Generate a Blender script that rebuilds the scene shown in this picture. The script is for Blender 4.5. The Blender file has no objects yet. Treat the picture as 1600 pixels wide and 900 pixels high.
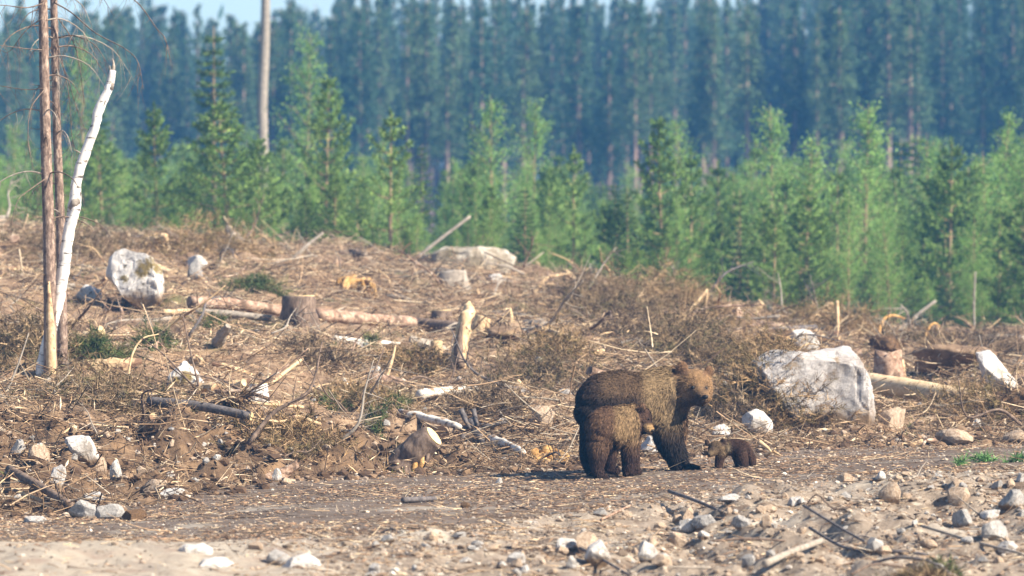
import bpy, bmesh, math, random
import numpy as np
from mathutils import Vector, Matrix

# ------------------------------------------------------------------ camera, sky, sun, exposure
SC = bpy.context.scene
COL = SC.collection
F = 6750.0                      # focal length in pixels of the 1600 px wide photograph
CZ = 1.967                      # eye height above the road under the bears
cam_d = bpy.data.cameras.new('camera')
cam_d.sensor_width = 36.0
cam_d.lens = F / 1600 * 36
cam_d.clip_start = 0.5
cam_d.clip_end = 4000
cam_d.dof.use_dof = True
cam_d.dof.focus_distance = 45.4
cam_d.dof.aperture_fstop = 2.1
cam = bpy.data.objects.new('camera', cam_d)
cam.location = (0, 0, CZ)
cam.rotation_euler = (math.radians(90), 0, 0)
COL.objects.link(cam)
SC.camera = cam

SUN_EL, SUN_AZ = math.radians(38), math.radians(117)      # azimuth clockwise from +Y (the view direction)
W = bpy.data.worlds.new('World'); SC.world = W
W.use_nodes = True
wn = W.node_tree.nodes; wn.clear()
wo = wn.new('ShaderNodeOutputWorld'); wb = wn.new('ShaderNodeBackground'); ws = wn.new('ShaderNodeTexSky')
ws.sky_type = 'NISHITA'; ws.sun_disc = False
ws.sun_elevation = SUN_EL; ws.sun_rotation = SUN_AZ
ws.air_density = 1.0; ws.dust_density = 0.6; ws.ozone_density = 1.5
wb.inputs['Strength'].default_value = 0.072
W.node_tree.links.new(ws.outputs[0], wb.inputs[0]); W.node_tree.links.new(wb.outputs[0], wo.inputs[0])
sun_d = bpy.data.lights.new('sun', 'SUN')
sun_d.energy = 5.0; sun_d.angle = math.radians(0.55); sun_d.color = (1.0, 0.90, 0.73)
sun = bpy.data.objects.new('sun', sun_d); COL.objects.link(sun)
sdir = Vector((math.sin(SUN_AZ) * math.cos(SUN_EL), math.cos(SUN_AZ) * math.cos(SUN_EL), math.sin(SUN_EL)))
sun.rotation_euler = sdir.to_track_quat('Z', 'Y').to_euler()
sun.location = (20, -10, 40)
SC.view_settings.view_transform = 'Standard'
SC.view_settings.look = 'None'
SC.view_settings.exposure = 1.35
SC.view_settings.gamma = 1
SC.cycles.max_bounces = 6
SC.cycles.volume_bounces = 0
SC.cycles.use_denoising = True

R = np.random.default_rng(7)
random.seed(11)

# ------------------------------------------------------------------ numpy noise
def _h(ix, iy, iz, s):
    n = (ix.astype(np.int64) * 374761393 + iy.astype(np.int64) * 668265263 + iz.astype(np.int64) * 2147483647 + s * 1274126177) & 0xffffffff
    n = ((n ^ (n >> 13)) * 1274126177) & 0xffffffff
    n = n ^ (n >> 16)
    return (n & 0xffff) / 32767.5 - 1.0

def vnoise3(p, s=0):
    f = np.floor(p); t = p - f; t = t * t * (3 - 2 * t); i = f.astype(np.int64)
    out = 0
    for dx in (0, 1):
        wx = t[:, 0] if dx else 1 - t[:, 0]
        for dy in (0, 1):
            wy = t[:, 1] if dy else 1 - t[:, 1]
            for dz in (0, 1):
                wz = t[:, 2] if dz else 1 - t[:, 2]
                out = out + wx * wy * wz * _h(i[:, 0] + dx, i[:, 1] + dy, i[:, 2] + dz, s)
    return out

def vnoise2(x, y, s=0):
    fx, fy = np.floor(x), np.floor(y); tx, ty = x - fx, y - fy
    tx = tx * tx * (3 - 2 * tx); ty = ty * ty * (3 - 2 * ty)
    ix, iy = fx.astype(np.int64), fy.astype(np.int64); z = np.zeros_like(ix)
    return ((1 - tx) * (1 - ty) * _h(ix, iy, z, s) + tx * (1 - ty) * _h(ix + 1, iy, z, s)
            + (1 - tx) * ty * _h(ix, iy + 1, z, s) + tx * ty * _h(ix + 1, iy + 1, z, s))

def fbm2(x, y, s=0, o=4):
    a, t, q = 1.0, 0, 0
    for k in range(o):
        t = t + a * vnoise2(x * 2 ** k + 17.3 * k, y * 2 ** k - 9.1 * k, s + k); q += a; a *= 0.5
    return t / q

def fbm3(p, s=0, o=3):
    a, t, q = 1.0, 0, 0
    for k in range(o):
        t = t + a * vnoise3(p * 2 ** k + 5.7 * k, s + k); q += a; a *= 0.5
    return t / q

# ------------------------------------------------------------------ terrain height
PROF = {   # bearing of each ray (as photograph column): (distance in metres, photograph row)
    -300: [(24,1010),(28,960),(31,900),(33.5,850),(35,858),(38,838),(42,812),(43.5,775),(45,705),(46.5,645),(50,600),(58,515),(66,430),(74,372),(78,362),(84,378),(130,392)],
    100: [(24,1010),(28,960),(31,900),(33.4,843),(35,851),(38,832),(42,806),(43.5,770),(45,700),(46.5,640),(50,595),(58,510),(66,430),(74,376),(78,364),(84,380),(130,392)],
    330: [(24,1020),(28,965),(31.6,900),(34.2,850),(36,842),(38,826),(43.5,776),(45,745),(46.5,690),(48.5,632),(52,590),(60,500),(68,430),(75,386),(79,376),(86,390),(130,398)],
    520: [(24,1030),(28,970),(32,900),(35.5,838),(40,790),(45.5,752),(46.5,735),(48,690),(51,640),(57,560),(64,490),(70,440),(76,404),(80,396),(86,406),(130,405)],
    700: [(24,1050),(28,985),(32,905),(34,864),(36.5,828),(40,792),(46.5,742),(47.5,728),(50,680),(54,615),(60,550),(66,500),(72,454),(77,418),(80,410),(86,420),(130,415)],
    900: [(24,1060),(28,990),(32,930),(34,892),(36.5,846),(39,802),(42,772),(45,748),(47,735),(48.5,712),(51,665),(55,600),(60,550),(66,505),(72,465),(77,442),(82,438),(88,448),(130,425)],
    1100: [(24,1080),(28,1010),(32,935),(35,880),(38,815),(40.5,770),(45,739),(48.5,716),(50,700),(53,655),(58,590),(64,535),(70,500),(76,482),(82,480),(88,490),(130,440)],
    1300: [(24,1080),(28,1020),(32,930),(35,870),(38,805),(40.5,748),(45,725),(49,706),(50.5,700),(53,672),(58,612),(64,570),(70,538),(76,520),(84,512),(92,516),(130,455)],
    1500: [(24,1080),(28,1020),(32,925),(35,860),(38,790),(40.8,730),(45,712),(49,698),(50.5,694),(53,680),(58,625),(64,580),(70,552),(78,536),(86,528),(95,528),(130,460)],
    2000: [(24,1080),(28,1020),(32,920),(35,855),(38,785),(40.8,725),(45,709),(49,695),(50.5,691),(53,678),(58,622),(64,578),(70,550),(78,534),(86,526),(95,524),(130,460)],
}
TPX = np.arange(-800, 2500, 20.0); TY = np.arange(22, 131, 0.25)
_cols = sorted(PROF)
_tab = np.array([np.interp(TY, [a for a, b in PROF[c]], [-(b - 450) / F * a for a, b in PROF[c]]) for c in _cols])
TAB = np.array([[np.interp(p, _cols, _tab[:, j]) for p in TPX] for j in range(len(TY))]).T      # [px, Y]
def _blur(a, sig, ax):
    r = int(3 * sig); k = np.exp(-0.5 * (np.arange(-r, r + 1) / sig) ** 2); k /= k.sum()
    pad = [(0, 0), (0, 0)]; pad[ax] = (r, r)
    return np.apply_along_axis(lambda v: np.convolve(v, k, 'valid'), ax, np.pad(a, pad, 'edge'))
TAB = _blur(_blur(TAB, 2.6, 0), 1.6, 1)
def road_back(px): return np.interp(px, [-300, 100, 330, 520, 700, 900, 1100, 1300, 2000], [42, 42, 43.6, 45.7, 46.7, 47.3, 49, 50.6, 50.6])
def road_front(px): return np.interp(px, [-300, 100, 330, 520, 700, 900, 1100, 1300, 2000], [34.6, 34.6, 35.4, 35.8, 36.6, 39.2, 40.6, 40.7, 40.9])
def sstep(a, b, v):
    t = np.clip((v - a) / (b - a), 0, 1); return t * t * (3 - 2 * t)

def H(x, y, detail=True):
    x = np.atleast_1d(np.asarray(x, float)); y = np.atleast_1d(np.asarray(y, float))
    px = 800 + x / y * F
    u = np.clip((px - TPX[0]) / 20.0, 0, len(TPX) - 1.001); v = np.clip((y - 22) / 0.25, 0, len(TY) - 1.001)
    i, j = u.astype(int), v.astype(int); a, b = u - i, v - j
    z = (TAB[i, j] * (1 - a) * (1 - b) + TAB[i + 1, j] * a * (1 - b) + TAB[i, j + 1] * (1 - a) * b + TAB[i + 1, j + 1] * a * b) + CZ
    zf = CZ + 0.3 + 9 * sstep(310, 430, y) + 10 * sstep(430, 900, y)
    t = sstep(128, 190, y); z = z * (1 - t) + zf * t
    if detail:
        rb, rf = road_back(px), road_front(px)
        mb = sstep(0.2, 2.2, y - rb) * (1 - 0.6 * sstep(90, 140, y))
        mf = sstep(0.0, 1.5, rf - y)
        mf = mf * np.interp(px, [380, 700, 1050], [.28, .55, 1])
        mr = 1 - np.maximum(sstep(0, 1, y - rb), sstep(0, 1, rf - y))
        n1 = fbm2(x / 1.5, y / 1.9, 3, 4); n2 = fbm2(x / 0.4, y / 0.5, 9, 3); n3 = fbm2(x / 0.16, y / 0.2, 21, 2)
        cut = sstep(0, .6, y - rb) * (1 - sstep(3.0, 5.5, y - rb)) * (1 - sstep(620, 820, px))
        z = z + cut * (0.40 * np.abs(fbm2(x / .6, y / .6, 61, 3)) - .10 + 0.12 * n2 + .08 * n3)
        z = z + mb * (0.27 * n1 + 0.12 * n2 + 0.05 * n3) + mf * (0.20 * fbm2(x / 0.75, y / 0.9, 33, 4) + 0.10 * np.abs(n2) + 0.04 * n3 + 0.16 * np.abs(fbm2((x + .35 * y) / .45, y / 1.6, 83, 3)) - .05) + mr * (0.012 * n2 + 0.03 * fbm2(x / 2, y / 3, 5, 2) + 0.006 * n3)
    return z

def hz(x, y): return float(H(x, y)[0])
def at(px, Y, lift=0.0):                       # a point on the ground along a bearing, Y metres away
    x = (px - 800) / F * Y
    return Vector((x, Y, hz(x, Y) + lift))
_YS = np.arange(26, 128, 0.1)
def hit(px, py, ymin=27.0, ymax=126.0):        # where the line of sight through (px,py) first meets the ground
    ys = _YS[(_YS >= ymin) & (_YS <= ymax)]
    z = H((px - 800) / F * ys, ys)
    rows = 450 - (z - CZ) / ys * F
    k = np.nonzero(rows <= py)[0]
    Y = ys[k[0]] if len(k) else ys[np.argmin(rows)]
    return at(px, Y)
def P(px, py, Y): return Vector(((px - 800) / F * Y, Y, CZ - (py - 450) / F * Y))

# ------------------------------------------------------------------ mesh + object helpers
def npmesh(name, verts, faces, col=None, smooth=False):
    """verts (n,3); faces: list of int arrays (m,3) / (m,4)"""
    me = bpy.data.meshes.new(name)
    if not isinstance(faces, list): faces = [faces]
    faces = [f for f in faces if len(f)]
    nl = sum(f.size for f in faces); nf = sum(len(f) for f in faces)
    me.vertices.add(len(verts)); me.vertices.foreach_set('co', np.asarray(verts, np.float32).ravel())
    me.loops.add(nl); me.loops.foreach_set('vertex_index', np.concatenate([f.ravel() for f in faces]).astype(np.int32))
    me.polygons.add(nf)
    tot = np.concatenate([np.full(len(f), f.shape[1]) for f in faces]); st = np.concatenate([[0], np.cumsum(tot)[:-1]])
    me.polygons.foreach_set('loop_start', st.astype(np.int32))
    me.polygons.foreach_set('use_smooth', np.full(nf, smooth))
    me.update(calc_edges=True)
    if col is not None:
        at_ = me.attributes.new('col', 'FLOAT_COLOR', 'POINT')
        c4 = np.ones((len(verts), 4), np.float32); c4[:, :3] = col
        at_.data.foreach_set('color', c4.ravel())
    return me

def obj(name, me, m=None, parent=None, loc=None):
    o = bpy.data.objects.new(name, me); COL.objects.link(o)
    if m is not None and me is not None and not me.materials: me.materials.append(m)
    if parent is not None: o.parent = parent
    if loc is not None: o.location = loc
    return o
def tag(o, label, cat, group=None, kind=None):
    o['label'] = label; o['category'] = cat
    if group: o['group'] = group
    if kind: o['kind'] = kind
    return o
def empty(name, loc): return obj(name, None, loc=loc)
def copy_thing(src, loc, rot=None, scale=None, label=None):
    c = src.copy(); COL.objects.link(c); c.location = loc
    if rot is not None: c.rotation_euler = rot
    if scale is not None: c.scale = (scale,) * 3 if isinstance(scale, (int, float)) else scale
    if label: c['label'] = label
    for ch in src.children:
        d = ch.copy(); COL.objects.link(d); d.parent = c
        for g in ch.children:
            e = g.copy(); COL.objects.link(e); e.parent = d
    return c

class Soup:                                     # collects numpy geometry
    def __init__(s): s.v, s.f, s.c, s.n = [], {3: [], 4: []}, [], 0
    def add(s, v, f, c=None):
        v = np.asarray(v, float).reshape(-1, 3)
        for ff in (f if isinstance(f, list) else [f]):
            ff = np.asarray(ff, np.int64)
            if len(ff): s.f[ff.shape[1]].append(ff + s.n)
        s.v.append(v); s.c.append(np.zeros((len(v), 3)) if c is None else np.broadcast_to(np.asarray(c, float), (len(v), 3))); s.n += len(v)
    def mesh(s, name, smooth=False, col=True):
        return npmesh(name, np.concatenate(s.v), [np.concatenate(q) for q in s.f.values() if q], np.concatenate(s.c) if col else None, smooth)

def norm(a): return a / np.maximum(np.linalg.norm(a, axis=-1, keepdims=True), 1e-9)
def perp(d):
    ref = np.where(np.abs(d[..., 2:3]) < 0.9, np.array([0, 0, 1.0]), np.array([1.0, 0, 0]))
    u = norm(np.cross(d, ref)); return u, np.cross(d, u)

def twigs(sp, p, d, L, r, bend, cols, seg=3, sides=3, taper=0.35):
    """many bent tapered twigs at once"""
    n = len(p); d = norm(d); t = np.linspace(0, 1, seg + 1)
    c = p[:, None] + d[:, None] * (L[:, None] * t)[..., None] + bend[:, None] * (t * t)[None, :, None]
    u, v = perp(d)
    ang = np.arange(sides) / sides * 2 * np.pi
    rr = r[:, None] * (1 - (1 - taper) * t)[None]
    ring = (u[:, None, None] * np.cos(ang)[None, None, :, None] + v[:, None, None] * np.sin(ang)[None, None, :, None])
    vs = c[:, :, None] + ring * rr[:, :, None, None]
    base = (np.arange(n) * (seg + 1) * sides)[:, None, None]
    k = np.arange(seg)[None, :, None] * sides; s0 = np.arange(sides)[None, None]; s1 = (s0 + 1) % sides
    q = np.stack([base + k + s0, base + k + s1, base + k + sides + s1, base + k + sides + s0], -1).reshape(-1, 4)
    cc = np.repeat(cols, (seg + 1) * sides, 0)
    sp.add(vs.reshape(-1, 3), q, cc)

def blades(sp, p, d, L, w, cols, droop=0.0, diamond=False):
    n = len(p); d = norm(d)
    s = norm(np.cross(d, R.normal(size=(n, 3))))
    tip = p + d * L[:, None]; tip[:, 2] -= droop * L
    if diamond:
        m = p + d * (L * 0.45)[:, None]
        vs = np.stack([p, m + s * (w / 2)[:, None], tip, m - s * (w / 2)[:, None]], 1)
        f = np.arange(n * 4).reshape(n, 4)
    else:
        vs = np.stack([p + s * (w / 2)[:, None], p - s * (w / 2)[:, None], tip], 1); f = np.arange(n * 3).reshape(n, 3)
    sp.add(vs.reshape(-1, 3), f, np.repeat(cols, 4 if diamond else 3, 0))

def tube(sp, pts, rad, sides=10, col=(0, 0, 0), cap0=True, cap1=True, rough=0.0, seed=0, sub=4):
    """one irregular tube along a smoothed path"""
    pts = np.array([tuple(p) for p in pts], float); rad = np.array(rad, float)
    if len(pts) > 2 or sub > 1:
        k = np.linspace(0, len(pts) - 1, (len(pts) - 1) * sub + 1)
        i = np.clip(k.astype(int), 0, len(pts) - 2); t = (k - i)[:, None]
        q = np.concatenate([[2 * pts[0] - pts[1]], pts, [2 * pts[-1] - pts[-2]]])
        a, b, c, e = q[i], q[i + 1], q[i + 2], q[i + 3]
        rad = np.interp(k, np.arange(len(pts)), rad)
        pts = 0.5 * ((2 * b) + (c - a) * t + (2 * a - 5 * b + 4 * c - e) * t ** 2 + (3 * b - a - 3 * c + e) * t ** 3)
    n = len(pts); tan = norm(np.gradient(pts, axis=0)); u, v = perp(tan[:1]); U = np.zeros((n, 3)); V = np.zeros((n, 3)); u = u[0]
    for i in range(n):
        u = u - tan[i] * np.dot(u, tan[i]); u /= np.linalg.norm(u); U[i] = u; V[i] = np.cross(tan[i], u)
    ang = np.arange(sides) / sides * 2 * np.pi
    ring = U[:, None] * np.cos(ang)[None, :, None] + V[:, None] * np.sin(ang)[None, :, None]
    rr = np.repeat(rad[:, None], sides, 1)
    if rough:
        sc = 1.0 / max(rad.mean(), 1e-3)
        s3 = np.repeat(pts[:, None], sides, 1) + ring * rr[..., None]
        rr = rr * (1 + rough * fbm3(s3.reshape(-1, 3) * sc * 1.1 + seed * 7.7, seed, 3).reshape(n, sides))
    vs = (pts[:, None] + ring * rr[..., None]).reshape(-1, 3)
    k = np.arange(n - 1)[:, None] * sides; s0 = np.arange(sides)[None]; s1 = (s0 + 1) % sides
    q = np.stack([k + s0, k + s1, k + sides + s1, k + sides + s0], -1).reshape(-1, 4)
    tri = []
    vs = list(vs)
    if cap0: vs.append(pts[0]); tri += [(len(vs) - 1, (j + 1) % sides, j) for j in range(sides)]
    if cap1: vs.append(pts[-1]); b = (n - 1) * sides; tri += [(len(vs) - 1, b + j, b + (j + 1) % sides) for j in range(sides)]
    sp.add(np.array(vs), [q, np.array(tri).reshape(-1, 3)], col)
    return pts, tan, rad

# ------------------------------------------------------------------ materials
def new_mat(name):
    m = bpy.data.materials.new(name); m.use_nodes = True
    nt = m.node_tree; b = nt.nodes['Principled BSDF']; b.inputs['Roughness'].default_value = 0.9
    b.inputs['Specular IOR Level'].default_value = 0.2
    return m, nt, b
def nnoise(nt, scale, detail=6, rough=0.6, stretch=None):
    tc = nt.nodes.new('ShaderNodeTexCoord'); n = nt.nodes.new('ShaderNodeTexNoise')
    n.inputs['Scale'].default_value = scale; n.inputs['Detail'].default_value = detail; n.inputs['Roughness'].default_value = rough
    if stretch:
        mp = nt.nodes.new('ShaderNodeMapping'); mp.inputs['Scale'].default_value = stretch
        nt.links.new(tc.outputs['Object'], mp.inputs[0]); nt.links.new(mp.outputs[0], n.inputs['Vector'])
    else: nt.links.new(tc.outputs['Object'], n.inputs['Vector'])
    return n.outputs['Fac']
def ramp(nt, fac, stops):
    r = nt.nodes.new('ShaderNodeValToRGB'); e = r.color_ramp.elements
    while len(e) < len(stops): e.new(0.5)
    for k, (p, c) in enumerate(stops): e[k].position = p; e[k].color = (*c, 1) if len(c) == 3 else c
    nt.links.new(fac, r.inputs[0]); return r.outputs[0]
def mixc(nt, fac, a, b, mode='MIX'):
    x = nt.nodes.new('ShaderNodeMix'); x.data_type = 'RGBA'; x.blend_type = mode
    if isinstance(fac, (int, float)): x.inputs[0].default_value = fac
    else: nt.links.new(fac, x.inputs[0])
    for s, v in ((6, a), (7, b)):
        if isinstance(v, tuple): x.inputs[s].default_value = (*v, 1)
        else: nt.links.new(v, x.inputs[s])
    return x.outputs[2]
def bump(nt, b, fac, strength, dist):
    n = nt.nodes.new('ShaderNodeBump'); n.inputs['Strength'].default_value = strength; n.inputs['Distance'].default_value = dist
    nt.links.new(fac, n.inputs['Height']); nt.links.new(n.outputs[0], b.inputs['Normal'])

def mat_noise(name, stops, scale, detail=8, rough=0.65, bmp=(0.6, 0.02), stretch=None, spots=None, roughness=0.9):
    m, nt, b = new_mat(name)
    f = nnoise(nt, scale, detail, rough, stretch); c = ramp(nt, f, stops)
    for sp in (spots or []):
        g = nnoise(nt, sp[0], 5, 0.6, sp[4] if len(sp) > 4 else None)
        k = ramp(nt, g, [(sp[1], (0, 0, 0)), (sp[2], (1, 1, 1))])
        c = mixc(nt, k, c, sp[3])
    nt.links.new(c, b.inputs['Base Color'])
    if bmp: bump(nt, b, f, *bmp)
    b.inputs['Roughness'].default_value = roughness
    return m
def soil_base(name):
    m = M[name]; nt = m.node_tree; b = nt.nodes['Principled BSDF']; lk = b.inputs['Base Color'].links[0]; src = lk.from_socket
    tc = nt.nodes.new('ShaderNodeTexCoord'); sx = nt.nodes.new('ShaderNodeSeparateXYZ'); nt.links.new(tc.outputs['Generated'], sx.inputs[0])
    ad = nt.nodes.new('ShaderNodeMath'); ad.operation = 'MULTIPLY_ADD'; nt.links.new(nnoise(nt, 3.0, 6), ad.inputs[0]); ad.inputs[1].default_value = -.55; nt.links.new(sx.outputs[2], ad.inputs[2])
    k = ramp(nt, ad.outputs[0], [(0.0, (1, 1, 1)), (0.16, (0, 0, 0))])
    nt.links.new(mixc(nt, k, src, (0.20, 0.135, 0.085)), b.inputs['Base Color'])
def mat_attr(name, scale=8.0, var=0.35, transl=0.0, roughness=0.9, objvar=0.0):
    m, nt, b = new_mat(name)
    a = nt.nodes.new('ShaderNodeAttribute'); a.attribute_name = 'col'
    c = a.outputs['Color']
    if var:
        f = nnoise(nt, scale, 4)
        lo, hi = 1 - var, 1 + var
        g = ramp(nt, f, [(0.3, (lo * .5, lo * .5, lo * .5)), (0.7, (hi * .5, hi * .5, hi * .5))])
        c = mixc(nt, 1.0, c, g, 'MULTIPLY'); c = mixc(nt, 1.0, c, (2, 2, 2), 'MULTIPLY')
    if objvar:
        oi = nt.nodes.new('ShaderNodeObjectInfo')
        g = ramp(nt, oi.outputs['Random'], [(0, (1 - objvar, 1 - objvar * .8, 1 - objvar)), (1, (1, 1, 1))]); c = mixc(nt, 1.0, c, g, 'MULTIPLY')
    nt.links.new(c, b.inputs['Base Color']); b.inputs['Roughness'].default_value = roughness
    if transl:
        t = nt.nodes.new('ShaderNodeBsdfTranslucent'); nt.links.new(c, t.inputs[0])
        mx = nt.nodes.new('ShaderNodeMixShader'); mx.inputs[0].default_value = transl
        nt.links.new(b.outputs[0], mx.inputs[1]); nt.links.new(t.outputs[0], mx.inputs[2])
        nt.links.new(mx.outputs[0], nt.nodes['Material Output'].inputs['Surface'])
    return m

M = {}
M['road'] = mat_noise('packed_dirt', [(0.3, (0.065, 0.045, 0.033)), (0.5, (0.13, 0.097, 0.075)), (0.72, (0.23, 0.18, 0.145))], 5.5, 10, 0.75, (0.8, 0.02),
                      spots=[(1.3, 0.5, 0.64, (0.10, 0.066, 0.043)), (0.8, 0.56, 0.68, (0.27, 0.23, 0.19))])
M['berm'] = mat_noise('sandy_gravel', [(0.28, (0.12, 0.09, 0.068)), (0.5, (0.29, 0.228, 0.175)), (0.72, (0.46, 0.385, 0.315))], 5.0, 12, 0.8, (1.0, 0.04),
                      spots=[(1.9, 0.54, 0.62, (0.165, 0.118, 0.085)), (0.9, 0.56, 0.66, (0.46, 0.395, 0.325)), (11, 0.58, 0.66, (0.5, 0.43, 0.34))])
M['bank'] = mat_noise('forest_soil', [(0.32, (0.06, 0.038, 0.025)), (0.5, (0.21, 0.138, 0.088)), (0.68, (0.38, 0.27, 0.18))], 4.0, 10, 0.75, (0.9, 0.04),
                      spots=[(0.7, 0.55, 0.7, (0.13, 0.12, 0.05)), (2.5, 0.58, 0.7, (0.30, 0.19, 0.12))])
M['mound'] = mat_noise('pale_sand', [(0.3, (0.27, 0.205, 0.16)), (0.5, (0.40, 0.335, 0.265)), (0.72, (0.54, 0.47, 0.385))], 4.0, 12, 0.8, (1.0, 0.04), spots=[(2.0, 0.56, 0.66, (0.30, 0.22, 0.17)), (12, 0.62, 0.68, (0.22, 0.17, 0.14))])
M['cutbank'] = mat_noise('bank_soil', [(0.3, (0.045, 0.027, 0.017)), (0.5, (0.125, 0.078, 0.047)), (0.72, (0.26, 0.175, 0.11))], 5.0, 10, 0.75, (1.0, 0.05),
                      spots=[(1.5, 0.55, 0.66, (0.24, 0.15, 0.085)), (3.1, 0.6, 0.7, (0.06, 0.04, 0.028))])
M['far_ground'] = mat_noise('forest_floor', [(0.3, (0.05, 0.06, 0.03)), (0.7, (0.12, 0.11, 0.06))], 0.5)
M['granite'] = mat_noise('pale_granite', [(0.3, (0.28, 0.25, 0.235)), (0.5, (0.55, 0.515, 0.49)), (0.7, (0.72, 0.69, 0.66))], 5.5, 12, 0.78, (0.9, 0.03),
                         spots=[(2.2, 0.54, 0.62, (0.32, 0.275, 0.235)), (26, 0.56, 0.66, (0.27, 0.245, 0.23)), (5, 0.62, 0.66, (0.70, 0.67, 0.63))])
M['mossy'] = mat_noise('mossy_granite', [(0.3, (0.28, 0.25, 0.235)), (0.5, (0.55, 0.515, 0.49)), (0.7, (0.70, 0.67, 0.64))], 4.0, 10, 0.7, (0.8, 0.04),
                       spots=[(3.0, 0.53, 0.6, (0.24, 0.20, 0.16)), (1.9, 0.56, 0.62, (0.17, 0.125, 0.05)), (9, 0.6, 0.66, (0.16, 0.14, 0.11))])
M['greygranite'] = mat_noise('weathered_granite', [(0.3, (0.24, 0.215, 0.205)), (0.5, (0.45, 0.415, 0.40)), (0.7, (0.62, 0.585, 0.57))], 5.0, 12, 0.8, (1.0, 0.04), spots=[(2.0, 0.53, 0.62, (0.30, 0.26, 0.235)), (7, 0.57, 0.64, (0.24, 0.205, 0.18)), (3.2, 0.60, 0.68, (0.25, 0.18, 0.11))])
M['greyrock'] = mat_noise('grey_stone', [(0.3, (0.15, 0.14, 0.135)), (0.5, (0.28, 0.262, 0.25)), (0.72, (0.46, 0.43, 0.41))], 7, 10, 0.7, (0.7, 0.02))
M['tanrock'] = mat_noise('earth_stained_stone', [(0.3, (0.20, 0.135, 0.09)), (0.5, (0.36, 0.265, 0.19)), (0.72, (0.55, 0.45, 0.36))], 6, 10, 0.7, (0.7, 0.02))
M['lichen_rock'] = mat_noise('lichened_rock', [(0.3, (0.10, 0.085, 0.05)), (0.5, (0.24, 0.20, 0.15)), (0.65, (0.52, 0.48, 0.42))], 2.8, 8, 0.7, (0.8, 0.05))
M['clod'] = mat_noise('brown_clod', [(0.3, (0.06, 0.036, 0.02)), (0.7, (0.17, 0.10, 0.055))], 12)
M['bark'] = mat_noise('brown_bark', [(0.3, (0.05, 0.036, 0.03)), (0.5, (0.15, 0.105, 0.08)), (0.7, (0.30, 0.22, 0.17))], 18, 8, 0.7, (0.8, 0.012), (1, 1, 0.4))
M['pinkbark'] = mat_noise('flaking_pink_bark', [(0.3, (0.085, 0.05, 0.035)), (0.48, (0.29, 0.185, 0.13)), (0.68, (0.53, 0.40, 0.31))], 11, 8, 0.7, (0.8, 0.012), spots=[(3.2, 0.52, 0.6, (0.13, 0.085, 0.06)), (5, 0.62, 0.68, (0.55, 0.46, 0.38))])
M['darkbark'] = mat_noise('dark_wet_bark', [(0.3, (0.045, 0.04, 0.043)), (0.7, (0.19, 0.165, 0.16))], 16, 8, 0.7, (0.8, 0.012))
M['greywood'] = mat_noise('weathered_grey_wood', [(0.3, (0.15, 0.125, 0.105)), (0.7, (0.40, 0.345, 0.29))], 14, 8, 0.7, (0.8, 0.01))
M['palewood'] = mat_noise('debarked_pale_wood', [(0.3, (0.27, 0.165, 0.09)), (0.5, (0.52, 0.37, 0.22)), (0.7, (0.70, 0.55, 0.37))], 9, 10, 0.75, (0.8, 0.015),
                         spots=[(3.5, 0.54, 0.62, (0.21, 0.125, 0.08)), (14, 0.6, 0.66, (0.13, 0.08, 0.055))])
M['cutwood'] = mat_noise('fresh_cut_wood', [(0.3, (0.50, 0.37, 0.19)), (0.7, (0.72, 0.57, 0.34))], 20)
M['orangewood'] = mat_noise('orange_rotten_wood', [(0.3, (0.14, 0.065, 0.025)), (0.5, (0.46, 0.265, 0.10)), (0.72, (0.68, 0.47, 0.24))], 9, 8, 0.7, (0.8, 0.02))
M['birch'] = mat_noise('white_birch_bark', [(0.3, (0.50, 0.475, 0.46)), (0.6, (0.78, 0.75, 0.71))], 7, 8, 0.6, (0.4, 0.006),
                       spots=[(2.3, 0.58, 0.63, (0.11, 0.09, 0.08), (1.5, 1.5, 7)), (1.6, 0.55, 0.66, (0.40, 0.36, 0.34)), (6, 0.6, 0.64, (0.2, 0.165, 0.14), (1, 1, 4))])
M['birchlog'] = mat_noise('old_birch_bark', [(0.3, (0.30, 0.26, 0.22)), (0.5, (0.62, 0.57, 0.51)), (0.7, (0.76, 0.72, 0.66))], 7, 10, 0.75, (0.8, 0.015), spots=[(4.0, 0.54, 0.6, (0.26, 0.17, 0.11)), (9, 0.58, 0.64, (0.10, 0.075, 0.06))])
M['sprucebark'] = mat_noise('spruce_bark', [(0.34, (0.055, 0.036, 0.028)), (0.5, (0.21, 0.145, 0.115)), (0.64, (0.44, 0.335, 0.27))], 26, 8, 0.75, (0.9, 0.012), (1, 1, 0.35))
M['twig'] = mat_attr('dead_twig', 10, 0.3)
M['litter'] = mat_attr('litter', 9, 0.3)
M['stone_attr'] = mat_attr('small_stone', 9, 0.25)
M['straw'] = mat_attr('dry_grass', 3, 0.3, 0.25)
M['fur'] = mat_attr('bear_fur', 30, 0.35, 0.0, 0.75)
M['skin'] = mat_attr('bear_underfur', 30, 0.35, 0.0, 0.9)
M['needle'] = mat_attr('conifer_needles', 2, 0.3, 0.25, 0.7, 0.3)
M['leaf'] = mat_attr('birch_leaves', 2, 0.3, 0.4, 0.6, 0.3)
M['farneedle'] = mat_attr('forest_needles', 0.5, 0.3, 0.15, 0.8, 0.35)
M['trunk'] = mat_noise('young_trunk', [(0.3, (0.20, 0.14, 0.085)), (0.7, (0.42, 0.31, 0.19))], 6)
M['fartrunk'] = mat_noise('pine_trunk', [(0.3, (0.18, 0.115, 0.09)), (0.7, (0.38, 0.265, 0.21))], 1.5)
M['nose'] = new_mat('wet_black')[0]; M['nose'].node_tree.nodes['Principled BSDF'].inputs['Base Color'].default_value = (0.012, 0.01, 0.01, 1); M['nose'].node_tree.nodes['Principled BSDF'].inputs['Roughness'].default_value = 0.3

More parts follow.
